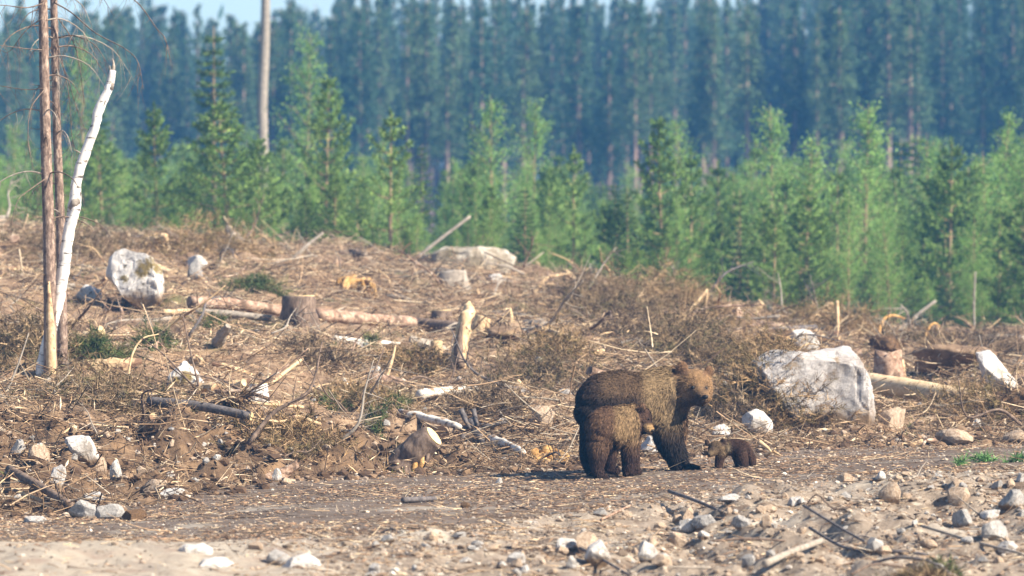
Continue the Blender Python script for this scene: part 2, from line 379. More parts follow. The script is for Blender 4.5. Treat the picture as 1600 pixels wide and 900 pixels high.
soil_base('greygranite'); soil_base('granite'); soil_base('mossy'); soil_base('greyrock')
M['logwood'] = mat_noise('bright_debarked_wood', [(0.3, (0.38, 0.245, 0.13)), (0.5, (0.62, 0.46, 0.285)), (0.7, (0.74, 0.60, 0.42))], 8, 10, 0.7, (0.7, 0.012), spots=[(5, 0.58, 0.66, (0.28, 0.16, 0.10))])
# ------------------------------------------------------------------ the ground: one sheet, split where its surface changes
YR = np.concatenate([np.arange(22, 53, 0.1), np.arange(53, 92, 0.17), np.arange(92, 150, 1.2), np.arange(150, 440, 6), np.geomspace(440, 1000, 16)])
PXC = np.concatenate([np.arange(-1500, -200, 30), np.arange(-200, 1800, 6), np.arange(1800, 3130, 30)])
GX = (PXC[None] - 800) / F * YR[:, None]; GY = np.repeat(YR[:, None], len(PXC), 1)
GZ = H(GX.ravel(), GY.ravel()).reshape(GX.shape)
GV = np.stack([GX, GY, GZ], -1).reshape(-1, 3)
nr, nc = GX.shape
ii, jj = np.meshgrid(np.arange(nr - 1), np.arange(nc - 1), indexing='ij')
a0 = ii * nc + jj
QF = np.stack([a0, a0 + 1, a0 + nc + 1, a0 + nc], -1)
cx, cy = PXC[:-1][None] + 0 * ii, YR[:-1][:, None] + 0 * jj
wob = 0.35 * fbm2(GX[:-1, :-1].ravel() / 0.8, GY[:-1, :-1].ravel() / 0.8, 71, 3).reshape(cx.shape)
reg = np.where(cy + wob < road_front(cx), 0, np.where(cy + wob < road_back(cx), 1, np.where(cy < 92, 2, 3)))
reg = np.where((reg == 2) & (cx < 760 + 120 * wob) & (cy + wob * 2.5 < road_back(cx) + np.interp(cx, [0, 300, 760], [4.2, 4.0, 1.5])), 4, reg)
reg = np.where((reg == 0) & (cx < 500 + 90 * wob / .35) & (cy + wob < 34.3 + (cx - 100) * .0022), 5, reg)
for k, (nm, mt) in enumerate((('stony_roadside_ground', 'berm'), ('dirt_road', 'road'), ('clearcut_ground', 'bank'), ('forest_floor_ground', 'far_ground'), ('cut_bank_ground', 'cutbank'), ('sandy_mound_ground', 'mound'))):
    f = QF[reg == k]; u, inv = np.unique(f, return_inverse=True)
    o = obj(nm, npmesh(nm, GV[u], inv.reshape(-1, 4), None, True), M[mt]); o['kind'] = 'structure'

# ------------------------------------------------------------------ rocks
def rock_verts(seed, sub=3, ang=5, squash=(1, 1, 0.75)):
    bm = bmesh.new(); bmesh.ops.create_icosphere(bm, subdivisions=sub, radius=1.0)
    v = np.array([x.co[:] for x in bm.verts]); f = np.array([[q.index for q in p.verts] for p in bm.faces]); bm.free()
    r = np.random.default_rng(seed)
    for k in range(ang * 2):                     # broken faces: cut by planes
        n = norm(r.normal(size=3)); dd = r.uniform(0.5, 0.82)
        h = v @ n - dd; v = v - np.where(h > 0, h, 0)[:, None] * n * 0.97
    v = v * np.array(squash) * (1 + 0.16 * fbm3(v * 1.1, seed, 2) + 0.045 * fbm3(v * 4, seed + 5, 2))[:, None]
    return v, f
ROCKS = [npmesh('stone', *rock_verts(100 + k, 3, 6, (1, random.uniform(.7, 1), random.uniform(.55, .9)))) for k in range(14)]
ROCKM = {}
def rock_mesh(k, mt):
    if (k, mt) not in ROCKM:
        me = ROCKS[k % len(ROCKS)].copy(); me.materials.clear(); me.materials.append(M[mt]); ROCKM[(k, mt)] = me
    return ROCKM[(k, mt)]
def stone(px, py, w, h, mt, label, k, group=None, name='stone', rz=None, tilt=0.0, cat='stone'):
    """a stone whose foot is seen at (px, py) and which measures w x h pixels there"""
    p = hit(px, py); s = p.y / F
    me = rock_mesh(k, mt)
    o = obj(name, me)
    vs = np.array([v.co[:] for v in ROCKS[k % len(ROCKS)].vertices])
    ex = vs.max(0) - vs.min(0)
    o.scale = (w * s / ex[0] * 1.08, (w * 0.8) * s / ex[1], h * s * 1.3 / ex[2])
    o.rotation_euler = (tilt * .5, tilt, random.uniform(-0.5, 0.5) if rz is None else rz)
    o.location = (p.x, p.y + 0.3 * w * s, p.z + h * s * 0.33)
    return tag(o, label, cat, group)

def hull_rock(name, outline, Y, depth, mt, label, cat='boulder', vox=0.03, seed=1, amp=0.05, back=0.75, wide=1.0):
    """an angular boulder from the outline of its front face (photograph px at distance Y), real depth behind"""
    pts = [P(a, b, Y) for a, b in outline]; c = sum(pts, Vector()) / len(pts)
    c.y += depth * 0.4
    allp = []
    for p in pts:
        q = p - Vector((c.x, Y, c.z)); lo = 1.25 if q.z < 0 else 0.86
        allp.append(Vector((q.x * 0.86, -depth * 0.42, q.z * lo)))
        allp.append(Vector((q.x, 0, q.z * (1.2 if q.z < 0 else 1))))
        allp.append(Vector((q.x * back * wide, depth * 0.6, q.z * (1.2 if q.z < 0 else back))))
    bm = bmesh.new()
    for p in allp: bm.verts.new(p)
    bmesh.ops.convex_hull(bm, input=bm.verts)
    for v in [v for v in bm.verts if not v.link_faces]: bm.verts.remove(v)
    me = remesh(bm, vox, 1)
    v = np.array([q.co[:] for q in me.vertices]); n = np.array([q.normal[:] for q in me.vertices]); r = np.random.default_rng(seed)
    q = v / max(depth, .35)
    v = v + n * (amp * 1.6 * fbm3(q * 1.5, seed, 2))[:, None]
    for k in range(22):                                   # broken facets
        m = norm(r.normal(size=3) + np.array([.1, -.5, .3])); hh = v @ m; dd = hh.max() - (hh.max() - hh.min()) * r.uniform(.02, .11); e = np.maximum(hh - dd, 0)
        v = v - e[:, None] * m * .93
    wv = q + .3 * np.stack([fbm3(q * 2, seed + 40, 2), fbm3(q * 2, seed + 50, 2), fbm3(q * 2, seed + 60, 2)], 1)
    crack = np.clip(1 - np.abs(fbm3(wv * np.array([1.6, 1.6, 2.4]) + 9, seed + 9, 2)) / .035, 0, 1)
    v = v + n * (amp * (.35 * fbm3(q * 6, seed + 2, 3) - .22 * np.abs(fbm3(q * 11 + 3, seed + 3, 2)) - .18 * crack))[:, None]
    me.vertices.foreach_set('co', v.astype(np.float32).ravel()); me.polygons.foreach_set('use_smooth', np.zeros(len(me.polygons), bool)); me.update()
    o = obj(name, me, M[mt], loc=(c.x, Y, c.z))
    return tag(o, label, cat)

def remesh(bm, vox, smooth):
    me = bpy.data.meshes.new('tmp'); bm.to_mesh(me); bm.free()
    return remesh_me(me, vox, smooth)
def remesh_me(me, vox, smooth, fac=0.5):
    o = bpy.data.objects.new('tmp', me); COL.objects.link(o)
    m = o.modifiers.new('r', 'REMESH'); m.mode = 'VOXEL'; m.voxel_size = vox; m.use_smooth_shade = True
    if smooth:
        s = o.modifiers.new('s', 'SMOOTH'); s.factor = fac; s.iterations = smooth
    dg = bpy.context.evaluated_depsgraph_get()
    out = bpy.data.meshes.new_from_object(o.evaluated_get(dg))
    bpy.data.objects.remove(o); bpy.data.meshes.remove(me)
    return out

Yb = hit(225, 478).y
hull_rock('boulder', [(170,402),(180,390),(205,386),(232,394),(250,412),(258,440),(262,484),(225,488),(195,470),(166,430)], Yb, 0.9, 'mossy',
          'big pale mossy boulder on the left slope behind the birch snag', seed=27, amp=0.09)
Yb = hit(1340, 664).y
hull_rock('boulder', [(1174,566),(1200,549),(1250,553),(1290,551),(1325,538),(1346,542),(1360,580),(1377,652),(1370,672),(1320,676),(1240,668),(1190,640)], Yb, 1.1, 'greygranite',
          'largest pale granite boulder, its left half behind brown brush, beside the debarked log', seed=8, amp=0.075, vox=.026)
Yb = hit(1560, 606).y - .5
hull_rock('boulder', [(1520,540),(1540,538),(1556,556),(1572,578),(1596,606),(1590,618),(1548,612),(1534,578)], Yb, 0.6, 'granite',
          'white wedge shaped boulder leaning against the brown mound at the far right', seed=14, amp=0.03)
Yb = hit(1255, 550).y
hull_rock('boulder', [(1228,520),(1250,514),(1268,520),(1280,540),(1278,554),(1240,556),(1226,540)], Yb, 0.5, 'granite',
          'rounded pale boulder under the dark log at the top of the right slope', seed=15, amp=0.04)
Yb = hit(1185, 684).y
hull_rock('boulder', [(1160,640),(1180,633),(1198,642),(1211,660),(1209,682),(1190,688),(1176,672),(1160,660)], Yb, 0.4, 'granite',
          'white boulder just above the small bear cub', seed=16, amp=0.025)
Yb = hit(730, 420).y
hull_rock('boulder', [(640,408),(662,394),(700,386),(752,386),(790,398),(812,415),(790,432),(690,432),(645,425)], Yb, 1.6, 'lichen_rock',
          'broad flat lichened rock at the edge of the young trees', seed=17, amp=0.12)
hull_rock('boulder', [(276,862),(290,848),(318,846),(334,860),(330,884),(282,880)], 33.2, 0.35, 'granite',
          'pale slanted rock on the sandy mound at the lower left', seed=18, amp=0.02, vox=0.018)
hull_rock('boulder', [(296,890),(318,872),(350,868),(378,884),(384,912),(300,915)], 32.6, 0.4, 'granite',
          'pale rock at the bottom edge below the slanted one', seed=28, amp=0.02, vox=0.018)
hull_rock('boulder', [(440,888),(452,872),(480,868),(500,878),(515,905),(500,915),(446,915)], 32.6, 0.35, 'granite',
          'white foreground rock at the bottom edge right of the sandy mound', seed=19, amp=0.02, vox=0.018)
hull_rock('boulder', [(98,684),(125,677),(142,680),(150,700),(158,722),(140,728),(112,706)], hit(128, 722).y + .1, 0.45, 'granite',
          'white topped rock jutting from the cut bank at the left', seed=20, amp=0.03, vox=0.018)
hull_rock('boulder', [(258,592),(266,578),(284,562),(296,572),(312,580),(322,604),(300,612),(262,610)], hit(290, 604).y, 0.4, 'mossy',
          'jagged white rock among the twigs above the dark fallen log', seed=21, amp=0.07, vox=0.02)
hull_rock('boulder', [(910,872),(918,852),(936,838),(950,846),(956,872),(944,890),(925,886)], hit(933, 886).y + .05, 0.3, 'granite',
          'white angular rock in the stony bank below the two larger bears', seed=22, amp=0.02, vox=0.015)
hull_rock('boulder', [(1352,868),(1356,848),(1362,838),(1378,846),(1384,866)], hit(1366, 866).y + .05, 0.2, 'greyrock',
          'grey pointed stone behind the curved dark branch in the right foreground', seed=23, amp=0.01, vox=0.012)

STN = [  # px, foot row, width, height, material, label
 (130,810,42,30,'greyrock','blue grey angular rock at the road edge, left one of the pair'),
 (166,812,46,28,'greyrock','mottled dark rock at the road edge beside the brown clod'),
 (150,786,34,16,'granite','pale rock lying behind the road edge pair'),
 (207,814,40,18,'clod','brown clod of earth at the left road edge'),
 (55,818,34,12,'granite','flat white stone on the ground left of the road edge rocks'),
 (28,716,26,26,'greyrock','dark grey stone in the bank at the left border'),
 (62,722,30,26,'tanrock','earth stained stone left of the white topped bank rock'),
 (90,765,26,34,'granite','narrow pale stone low in the left bank'),
 (180,752,18,34,'granite','upright pale stone low in the bank right of the white topped rock'),
 (155,748,22,28,'tanrock','tan stone in the bank below the white topped rock'),
 (245,770,40,20,'tanrock','pale tan rock at the foot of the left bank'),
 (270,778,44,14,'granite','flat pale rock on the road margin at the left'),
 (432,884,34,26,'greyrock','dark grey foreground stone next to the white foreground rock'),
 (400,862,24,14,'tanrock','round tan stone behind the white foreground rock'),
 (140,474,40,30,'granite','small white rock left of the big mossy boulder'),
 (306,424,30,28,'granite','white rock with a grey one in front near the tree line'),
 (306,440,22,32,'greyrock','blue grey upright stone in front of the white rock'),
 (772,444,26,16,'granite','bluish white stone right of the old grey stump'),
 (850,676,36,36,'tanrock','white topped stone on the slope left of the large bear'),
 (1018,712,44,30,'granite','white stone under the belly of the large bear'),
 (1128,686,32,22,'granite','white stone slab behind the head of the small cub'),
 (1398,672,38,38,'tanrock','pale orange stone at the foot of the largest boulder'),
 (1495,696,60,26,'tanrock','long tan boulder at the back edge of the road on the right'),
 (1590,694,36,22,'tanrock','tan boulder at the right border behind the road'),
 (1330,628,26,14,'granite','small white stone in front of the debarked log'),
 (432,752,14,20,'granite','small white stone at the back edge of the road'),
 (446,758,18,12,'tanrock','small tan stone at the back edge of the road'),
 (680,690,60,34,'tanrock','tan stone behind the sawn leaning stump'),
 (1159,830,30,22,'greyrock','two toned grey stone on the stony bank below the small cub'),
 (1197,842,18,24,'tanrock','upright tan stone right of the two toned grey stone'),
 (1144,786,34,12,'granite','flat pale stone below the small cub'),
 (1242,797,24,16,'granite','white stone by the pale branch on the stony bank'),
 (1500,794,38,30,'tanrock','pink slanted stone on the right bank below the green sprig'),
 (1585,802,42,28,'greyrock','blue grey boulder at the right border of the stony bank'),
 (1555,852,46,32,'greyrock','grey wedge shaped stone low on the right bank'),
 (1550,818,28,16,'granite','white stone above the grey wedge shaped stone'),
 (1453,862,28,16,'tanrock','tan stone right of the curved dark branch'),
 (1394,792,34,34,'tanrock','pale sandy lump on the crest of the right bank'),
 (1597,758,18,16,'granite','white stone at the right border beside the road'),
 (1320,756,24,14,'tanrock','tan stone on the bank crest below the road'),
 (1010,880,32,34,'granite','white stone right of the white angular rock'),
 (808,884,30,22,'granite','pale stone in the sandy mound at the bottom centre'),
 (893,892,16,22,'granite','small upright stone left of the white angular rock'),
 (1072,834,26,24,'granite','pale stone in the stony bank below the front paw of the large bear'),
 (940,812,22,12,'greyrock','dark stone at the front edge of the road'),
 (717,845,22,10,'greyrock','dark flat stone at the top of the sandy mound'),
 (727,794,16,10,'clod','dark clod lying on the road'),
 (780,758,12,10,'granite','small pale pebble on the road left of the bears'),
 (665,668,34,14,'granite','white stone behind the pale log near the leaning stump'),
]
for k, (px, py, w, h, mt, lb) in enumerate(STN): stone(px, py, w, h, mt, lb, k)
# stones nobody could tell apart: copies
def scatter_stones(n, fn, label, group, wr, mts, seed):
    r = np.random.default_rng(seed)
    for k in range(n):
        px, py = fn(r); w = wr[0] * (wr[1] / wr[0]) ** (r.random() ** 1.8)
        stone(px, py, w, w * r.uniform(.45, .85), mts[int(r.integers(len(mts)))], label, int(r.integers(14)), group, rz=r.uniform(0, 6.28), tilt=r.uniform(-.4, .4))
def pick_berm(r):
    px = r.uniform(560, 1600); t = np.interp(px, [560, 850, 1050, 1300, 1600], [850, 832, 790, 755, 735]); return px, r.uniform(t, 905)
scatter_stones(130, pick_berm, 'small stone embedded in the stony slope below the road', 'stones in the stony roadside slope', (7, 20), ['granite', 'tanrock', 'tanrock', 'greyrock', 'tanrock'], 5)
scatter_stones(30, lambda r: (lambda q: (q[0], q[1] + 6))(pick_berm(r)), 'half buried larger rock in the stony slope below the road', 'larger rocks in the stony roadside slope', (18, 40), ['tanrock', 'granite', 'tanrock', 'granite', 'greyrock'], 15)
def pick_cut(r):
    px = r.uniform(0, 420); return px, r.uniform(np.interp(px, [0, 420], [670, 690]), np.interp(px, [0, 200, 420], [800, 790, 755]))
scatter_stones(55, pick_cut, 'small stone showing in the cut bank at the left of the road', 'stones in the cut bank', (6, 18), ['granite', 'tanrock', 'greyrock'], 6)
def pick_slope(r): 
    px = r.uniform(380, 1600); return px, r.uniform(np.interp(px, [380, 900, 1600], [470, 520, 580]), np.interp(px, [380, 900, 1600], [730, 700, 680]))
scatter_stones(90, pick_slope, 'small pale stone among the logging slash on the slope', 'stones among the slash', (7, 24), ['granite', 'tanrock'], 8)

# gravel: countless
def gravel(name, n, fn, size, palette, label, seed):
    r = np.random.default_rng(seed); xy = fn(r, n); n = len(xy)
    bm = bmesh.new(); bmesh.ops.create_icosphere(bm, subdivisions=1, radius=1.0)
    v0 = np.array([x.co[:] for x in bm.verts]); f0 = np.array([[q.index for q in p.verts] for p in bm.faces]); bm.free()
    s = size[0] * (size[1] / size[0]) ** (r.random(n) ** 2.5)
    sc = s[:, None] * np.stack([r.uniform(.7, 1.3, n), r.uniform(.7, 1.3, n), r.uniform(.35, .8, n)], 1)
    a = r.uniform(0, 6.28, n); j = r.uniform(.75, 1.2, (n, len(v0), 1))
    v = v0[None] * j * sc[:, None]
    v = np.stack([v[..., 0] * np.cos(a)[:, None] - v[..., 1] * np.sin(a)[:, None], v[..., 0] * np.sin(a)[:, None] + v[..., 1] * np.cos(a)[:, None], v[..., 2]], -1)
    c = np.stack([xy[:, 0], xy[:, 1], H(xy[:, 0], xy[:, 1]) + sc[:, 2] * .35], 1)
    f = (f0[None] + (np.arange(n) * len(v0))[:, None, None]).reshape(-1, 3)
    cl = np.array(palette)[r.integers(len(palette), size=n)] * r.uniform(.75, 1.2, (n, 1))
    o = obj(name, npmesh(name, (v + c[:, None]).reshape(-1, 3), f, np.repeat(cl, len(v0), 0)), M['stone_attr'])
    tag(o, label, 'gravel', kind='stuff')
def region_pts(kind, pxr=(-150, 1750), ymax=82.0, ymin=27.0):
    def fn(r, n):
        out = np.zeros((0, 2))
        while len(out) < n:
            m = n * 4
            Y = np.sqrt(r.uniform(ymin ** 2, ymax ** 2, m)); px = r.uniform(*pxr, m)
            rb, rf = road_back(px), road_front(px)
            ok = {'berm': (Y < rf + .3) & ((px > 470 + 60 * r.normal(0, 1, m)) | (r.random(m) < .12)), 'road': (Y > rf - .3) & (Y < rb + .2), 'bank': (Y > rb), 'cut': (Y > rb - 0.6) & (Y < rb + 4.5)}[kind]
            x = (px - 800) / F * Y
            out = np.concatenate([out, np.stack([x, Y], 1)[ok]])
        return out[:n]
    return fn
PALE = [(0.56, 0.5, 0.43), (0.45, 0.37, 0.29), (0.38, 0.29, 0.22), (0.27, 0.24, 0.22), (0.42, 0.34, 0.27), (0.34, 0.25, 0.18), (0.3, 0.22, 0.16)]
gravel('gravel', 8000, region_pts('berm', ymax=41), (0.007, 0.032), PALE, 'loose gravel and pebbles covering the stony slope below the road', 1)
gravel('gravel', 5000, region_pts('road', ymax=51), (0.005, 0.022), PALE, 'fine gravel scattered over the dirt road', 2)
gravel('gravel', 2600, region_pts('cut', ymax=56), (0.01, 0.05), PALE[1:], 'stony rubble along the foot of the bank behind the road', 3)

gravel('soil_clods', 5500, region_pts('cut', ymax=56), (0.015, 0.085), [(0.10, 0.06, 0.036), (0.15, 0.095, 0.058), (0.07, 0.043, 0.028), (0.2, 0.13, 0.08)], 'crumbled brown soil clods on the cut bank behind the road', 4)
gravel('soil_clods', 4500, region_pts('berm', ymax=41), (0.008, 0.045), [(0.26, 0.20, 0.15), (0.22, 0.165, 0.12), (0.33, 0.26, 0.20), (0.15, 0.11, 0.08)], 'crumbled grey brown clods on the stony slope below the road', 5)
# ------------------------------------------------------------------ litter, twigs, dry grass (countless)
TW = np.array([(0.38, 0.255, 0.155), (0.46, 0.325, 0.21), (0.35, 0.295, 0.235), (0.58, 0.455, 0.31), (0.085, 0.055, 0.037), (0.20, 0.13, 0.08), (0.07, 0.052, 0.042), (0.28, 0.185, 0.115)])
def pilemask(xy): return fbm2(xy[:, 0] / 2.2, xy[:, 1] / 3.0, 55, 3)
def make_twigs(name, n, kind, Lr, rr, label, seed, lift=0.15, pitch=0.28, ymax=82, dens=True, pal=TW, ymin=27.0, pxr=(-150, 1750)):
    r = np.random.default_rng(seed); xy = region_pts(kind, pxr, ymax, ymin)(r, n * 2 if dens else n)
    if dens:
        keep = r.random(len(xy)) < np.clip(0.5 + 1.2 * pilemask(xy), 0.12, 1); xy = xy[keep][:n]
    n = len(xy); L = Lr[0] * (Lr[1] / Lr[0]) ** r.random(n)
    a = r.uniform(0, 6.28, n); el = r.normal(0, pitch, n)
    d = np.stack([np.cos(a) * np.cos(el), np.sin(a) * np.cos(el), np.sin(el)], 1)
    z = H(xy[:, 0], xy[:, 1])
    p = np.stack([xy[:, 0], xy[:, 1], z + np.abs(r.normal(0, lift, n)) * np.clip(.4 + pilemask(xy), .15, 1.2)], 1) - d * (L * .5)[:, None]
    rad = rr[0] * (rr[1] / rr[0]) ** r.random(n)
    b = r.normal(0, .16, (n, 3)) * L[:, None]
    c = pal[r.integers(len(pal), size=n)] * r.uniform(.7, 1.2, (n, 1))
    sp = Soup(); twigs(sp, p, d, L, rad, b, c)
    tag(obj(name, sp.mesh(name, True), M['twig']), label, 'twigs', kind='stuff')
make_twigs('fallen_twigs', 36000, 'bank', (0.10, 0.6), (0.003, 0.010), 'tangle of dead twigs covering the logged slope', 11)
make_twigs('fallen_twigs', 2000, 'bank', (0.4, 1.3), (0.006, 0.016), 'bare snapped sticks strewn through the slash on the slope', 12, lift=.2, pitch=.35)
make_twigs('hanging_roots', 2600, 'cut', (0.12, 0.7), (0.003, 0.010), 'dark roots hanging out of the cut bank', 15, lift=.10, pitch=.5, ymax=56, pal=TW[[4, 5, 6, 7, 0]] * .8)
make_twigs('fallen_twigs', 3200, 'berm', (0.08, 0.5), (0.002, 0.007), 'small twigs caught among the stones of the roadside slope', 13, lift=.02, pitch=.12, ymax=41)
make_twigs('fallen_twigs', 1500, 'road', (0.1, 0.7), (0.002, 0.006), 'thin sticks scattered over the dirt road', 14, lift=.008, pitch=.03, ymax=51, dens=False)

def slivers(name, n, kind, Lr, wr, label, seed, pal, ymax, lift, tilt, cat='litter', clump=True):
    r = np.random.default_rng(seed); xy = region_pts(kind, ymax=ymax)(r, n * 2)
    m = fbm2(xy[:, 0] / 1.3, xy[:, 1] / 1.6, seed + 40, 3)
    xy = xy[r.random(len(xy)) < (np.clip(.45 + 1.5 * m, .08, 1) if clump else 1)][:n]; n = len(xy)
    L = Lr[0] * (Lr[1] / Lr[0]) ** (r.random(n) ** 1.3); w = wr[0] * (wr[1] / wr[0]) ** r.random(n)
    a = r.uniform(0, 6.28, n); el = r.normal(0, tilt, n)
    d = np.stack([np.cos(a) * np.cos(el), np.sin(a) * np.cos(el), np.sin(el)], 1)
    u = norm(np.cross(d, np.array([0, 0, 1.0]) + r.normal(0, .25, (n, 3)))); v = np.cross(u, d)
    p = np.stack([xy[:, 0], xy[:, 1], H(xy[:, 0], xy[:, 1]) + w * .3 + np.abs(r.normal(0, lift, n))], 1)
    V = np.stack([p - d * (L / 2)[:, None], p + d * (L / 2)[:, None], p + u * (w / 2)[:, None], p - u * (w / 2)[:, None], p + v * (w * .3)[:, None], p - v * (w * .3)[:, None]], 1)
    f0 = np.array([(0, 2, 4), (2, 1, 4), (1, 3, 4), (3, 0, 4), (2, 0, 5), (1, 2, 5), (3, 1, 5), (0, 3, 5)])
    f = (f0[None] + (np.arange(n) * 6)[:, None, None]).reshape(-1, 3)
    c = np.array(pal)[r.integers(len(pal), size=n)] * r.uniform(.75, 1.2, (n, 1))
    tag(obj(name, npmesh(name, V.reshape(-1, 3), f, np.repeat(c, 6, 0)), M['litter']), label, cat, kind='stuff')
RL = [(0.5, 0.38, 0.25), (0.38, 0.26, 0.165), (0.3, 0.2, 0.13), (0.26, 0.17, 0.11), (0.12, 0.075, 0.05), (0.2, 0.12, 0.075), (0.33, 0.2, 0.12), (0.07, 0.05, 0.04)]
slivers('bark_litter', 15000, 'road', (0.025, 0.13), (0.008, 0.024), 'bark shreds and wood chips strewn over the dirt road', 61, RL, 51, .006, .08)
slivers('wood_chips', 26000, 'bank', (0.03, 0.26), (0.008, 0.035), 'broken wood chips and bark among the slash on the slope', 62,
        [(0.66, 0.51, 0.33), (0.46, 0.31, 0.185), (0.54, 0.38, 0.23), (0.2, 0.12, 0.075), (0.3, 0.195, 0.115), (0.12, 0.075, 0.05), (0.62, 0.5, 0.36)], 82, .08, .35)
slivers('bark_litter', 7500, 'berm', (0.03, 0.18), (0.008, 0.025), 'bark scraps on the stony slope below the road', 63, RL, 41, .008, .15)

def grass(name, n, label, seed, pal, Lr, wr, thr, ymax=82, kind='bank', lean=.6):
    r = np.random.default_rng(seed); xy = region_pts(kind, ymax=ymax)(r, n * 3)
    m = fbm2(xy[:, 0] / 1.1, xy[:, 1] / 1.5, seed + 90, 3)
    xy = xy[m > thr][:n]; n = len(xy)
    p = np.stack([xy[:, 0], xy[:, 1], H(xy[:, 0], xy[:, 1]) - .01], 1)
    d = np.stack([r.normal(0, lean, n), r.normal(0, lean, n), np.ones(n)], 1)
    L = r.uniform(*Lr, n); c = np.array(pal)[r.integers(len(pal), size=n)] * r.uniform(.7, 1.2, (n, 1))
    global R
    sp = Soup(); blades(sp, p, d, L, r.uniform(*wr, n), c, droop=.25)
    tag(obj(name, sp.mesh(name), M['straw']), label, 'grass', kind='stuff')
grass('dry_grass', 48000, 'dry straw coloured grass and dead heather growing through the slash', 21, [(0.42, 0.30, 0.19), (0.34, 0.235, 0.15), (0.50, 0.38, 0.25), (0.25, 0.18, 0.115)], (.06, .22), (.006, .016), -0.22)
grass('bilberry_heath', 16000, 'low olive green heath plants in patches on the slope', 22, [(0.10, 0.105, 0.035), (0.15, 0.13, 0.05), (0.07, 0.085, 0.03)], (.05, .15), (.012, .03), 0.2)
# ------------------------------------------------------------------ logs, poles and branches with their own look
def log(name, pts, r, bark, label, cat='log', end=None, sides=12, rough=.12, taper=.85, seed=1, group=None, lift=None):
    """pts: list of (px, py[, lift]) seen on the ground, or Vectors"""
    vs = []
    for q in pts:
        if isinstance(q, Vector): vs.append(q); continue
        h_ = hit(q[0], q[1]); vs.append(h_)
    # a log is straight in depth: use the mean distance drift between its ends, keep each point on its own line of sight
    if not isinstance(pts[0], Vector):
        y0, y1 = vs[0].y, vs[-1].y; ym = (y0 + y1) / 2; y0 = ym + np.clip(y0 - ym, -.8, .8); y1 = ym + np.clip(y1 - ym, -.8, .8)
        k = [abs(q[0] - pts[0][0]) for q in pts]; k = [a / max(k[-1], 1) for a in k]
        ex = 0                                   # lie on top of the humps below, not inside them
        for t in np.linspace(0, 1, 9):
            qx, qy = np.interp(t, k, [q[0] for q in pts]), np.interp(t, k, [q[1] for q in pts]); ex = max(ex, y0 + (y1 - y0) * t - hit(qx, qy + r * .7).y)
        ex = min(ex, 1.0) + r * vs[0].y / F * .5
        vs = [P(q[0], q[1] - r * .2, y0 + (y1 - y0) * min(t, 1) - ex) for q, t in zip(pts, k)]
    o0 = vs[0]; s = o0.y / F
    root = empty(name, o0)
    tag(root, label, cat, group)
    n = len(vs); rad = [r * s * (1 - (1 - taper) * i / (n - 1)) for i in range(n)]
    sp = Soup(); c, tan, rr = tube(sp, [v - o0 for v in vs], rad, sides, rough=rough, seed=seed, sub=6 if n > 2 else 14)
    obj('bark' if bark not in ('palewood', 'greywood') else 'stem', sp.mesh(name, True, False), M[bark], root)
    if end:
        for e, (i, sg) in (('1', (-1, 1)), ('0', (0, -1))):
            if e not in end: continue
            sp = Soup(); d = tan[i] * sg
            tube(sp, [c[i] - d * .004, c[i] + d * (.006 + .02 * rr[i])], [rr[i] * .95] * 2, sides, sub=1)
            obj('cut_end', sp.mesh('cut_end', False, False), M['cutwood'], root)
    return root

log('log', [(296,474),(372,478),(448,489)], 10, 'pinkbark', 'pinkish peeling log lying left of the square dark stump', seed=2, rough=.25)
log('log', [(305,488),(360,492),(424,499)], 6, 'greywood', 'thin grey log in front of the pinkish peeling log', seed=3)
log('log', [(256,489),(306,487)], 5, 'palewood', 'short pale log at the foot of the big mossy boulder', seed=4, end='1')
log('log', [(496,494),(570,501),(646,506)], 11, 'pinkbark', 'orange pink log lying right of the square dark stump', seed=5, rough=.3)
log('log', [(640,508),(700,514),(762,522)], 11, 'bark', 'brown log running behind the pale broken snag', seed=6, rough=.25)
log('log', [(232,629),(310,636),(392,652)], 8, 'darkbark', 'dark blue grey log at the edge of the cut bank', seed=7, end='1')
log('branch', [(205,634),(240,622),(275,610)], 6, 'darkbark', 'dark crooked branch crossing the dark log', 'branch', seed=8)
log('pole', [(178,612),(300,622),(380,629),(474,637)], 3.2, 'palewood', 'long thin tan pole above the dark log', 'pole', seed=9, sides=8)
rlog = log('log', [(1352,600),(1440,614),(1536,632)], 16, 'logwood', 'thick debarked pale log with a sawn end beside the largest boulder', end='1', seed=10, rough=.08, taper=1.0, sides=16)
log('log', [(1163,629),(1233,638)], 7, 'palewood', 'short pale log above the white boulder near the small cub', end='1', seed=11)
log('log', [(656,619),(705,611),(768,611)], 8, 'birchlog', 'white birch log lying in the middle of the slope', seed=12, rough=.45, taper=.6)
log('log', [(626,648),(672,656),(718,668)], 8, 'birchlog', 'pale peeled birch log behind the leaning sawn stump', seed=13, rough=.4, taper=.6)
log('log', [(768,688),(792,696),(818,708)], 8, 'birchlog', 'short white log by the orange rotten wood', seed=14, rough=.4, taper=.6)
log('log', [(522,530),(570,535),(626,538)], 5, 'birchlog', 'thin white broken log in front of the orange pink log', seed=15, rough=.5, taper=.6)
log('log', [(1518,533),(1560,528),(1610,531)], 6, 'greywood', 'grey barkless log at the right border below the trees', seed=16)
log('log', [(1160,527),(1210,517),(1274,512)], 5, 'darkbark', 'dark thin log resting on the rounded pale boulder', seed=17)
log('log', [(630,782),(680,780)], 4.5, 'darkbark', 'short dark stick with a yellow cut end lying on the road', 'log', end='1', seed=18)
log('branch', [P(-15,893,33.2), P(80,884,33.4), P(176,877,33.7)], 4, 'bark', 'brown blurred branch lying on the sandy mound at the bottom left', 'branch', seed=19)
log('branch', [(1196,882),(1230,866),(1284,846)], 6, 'greywood', 'pinkish grey barkless branch on the stony slope at the bottom right', 'branch', seed=20, end='1')
bb = hit(1400, 868).y
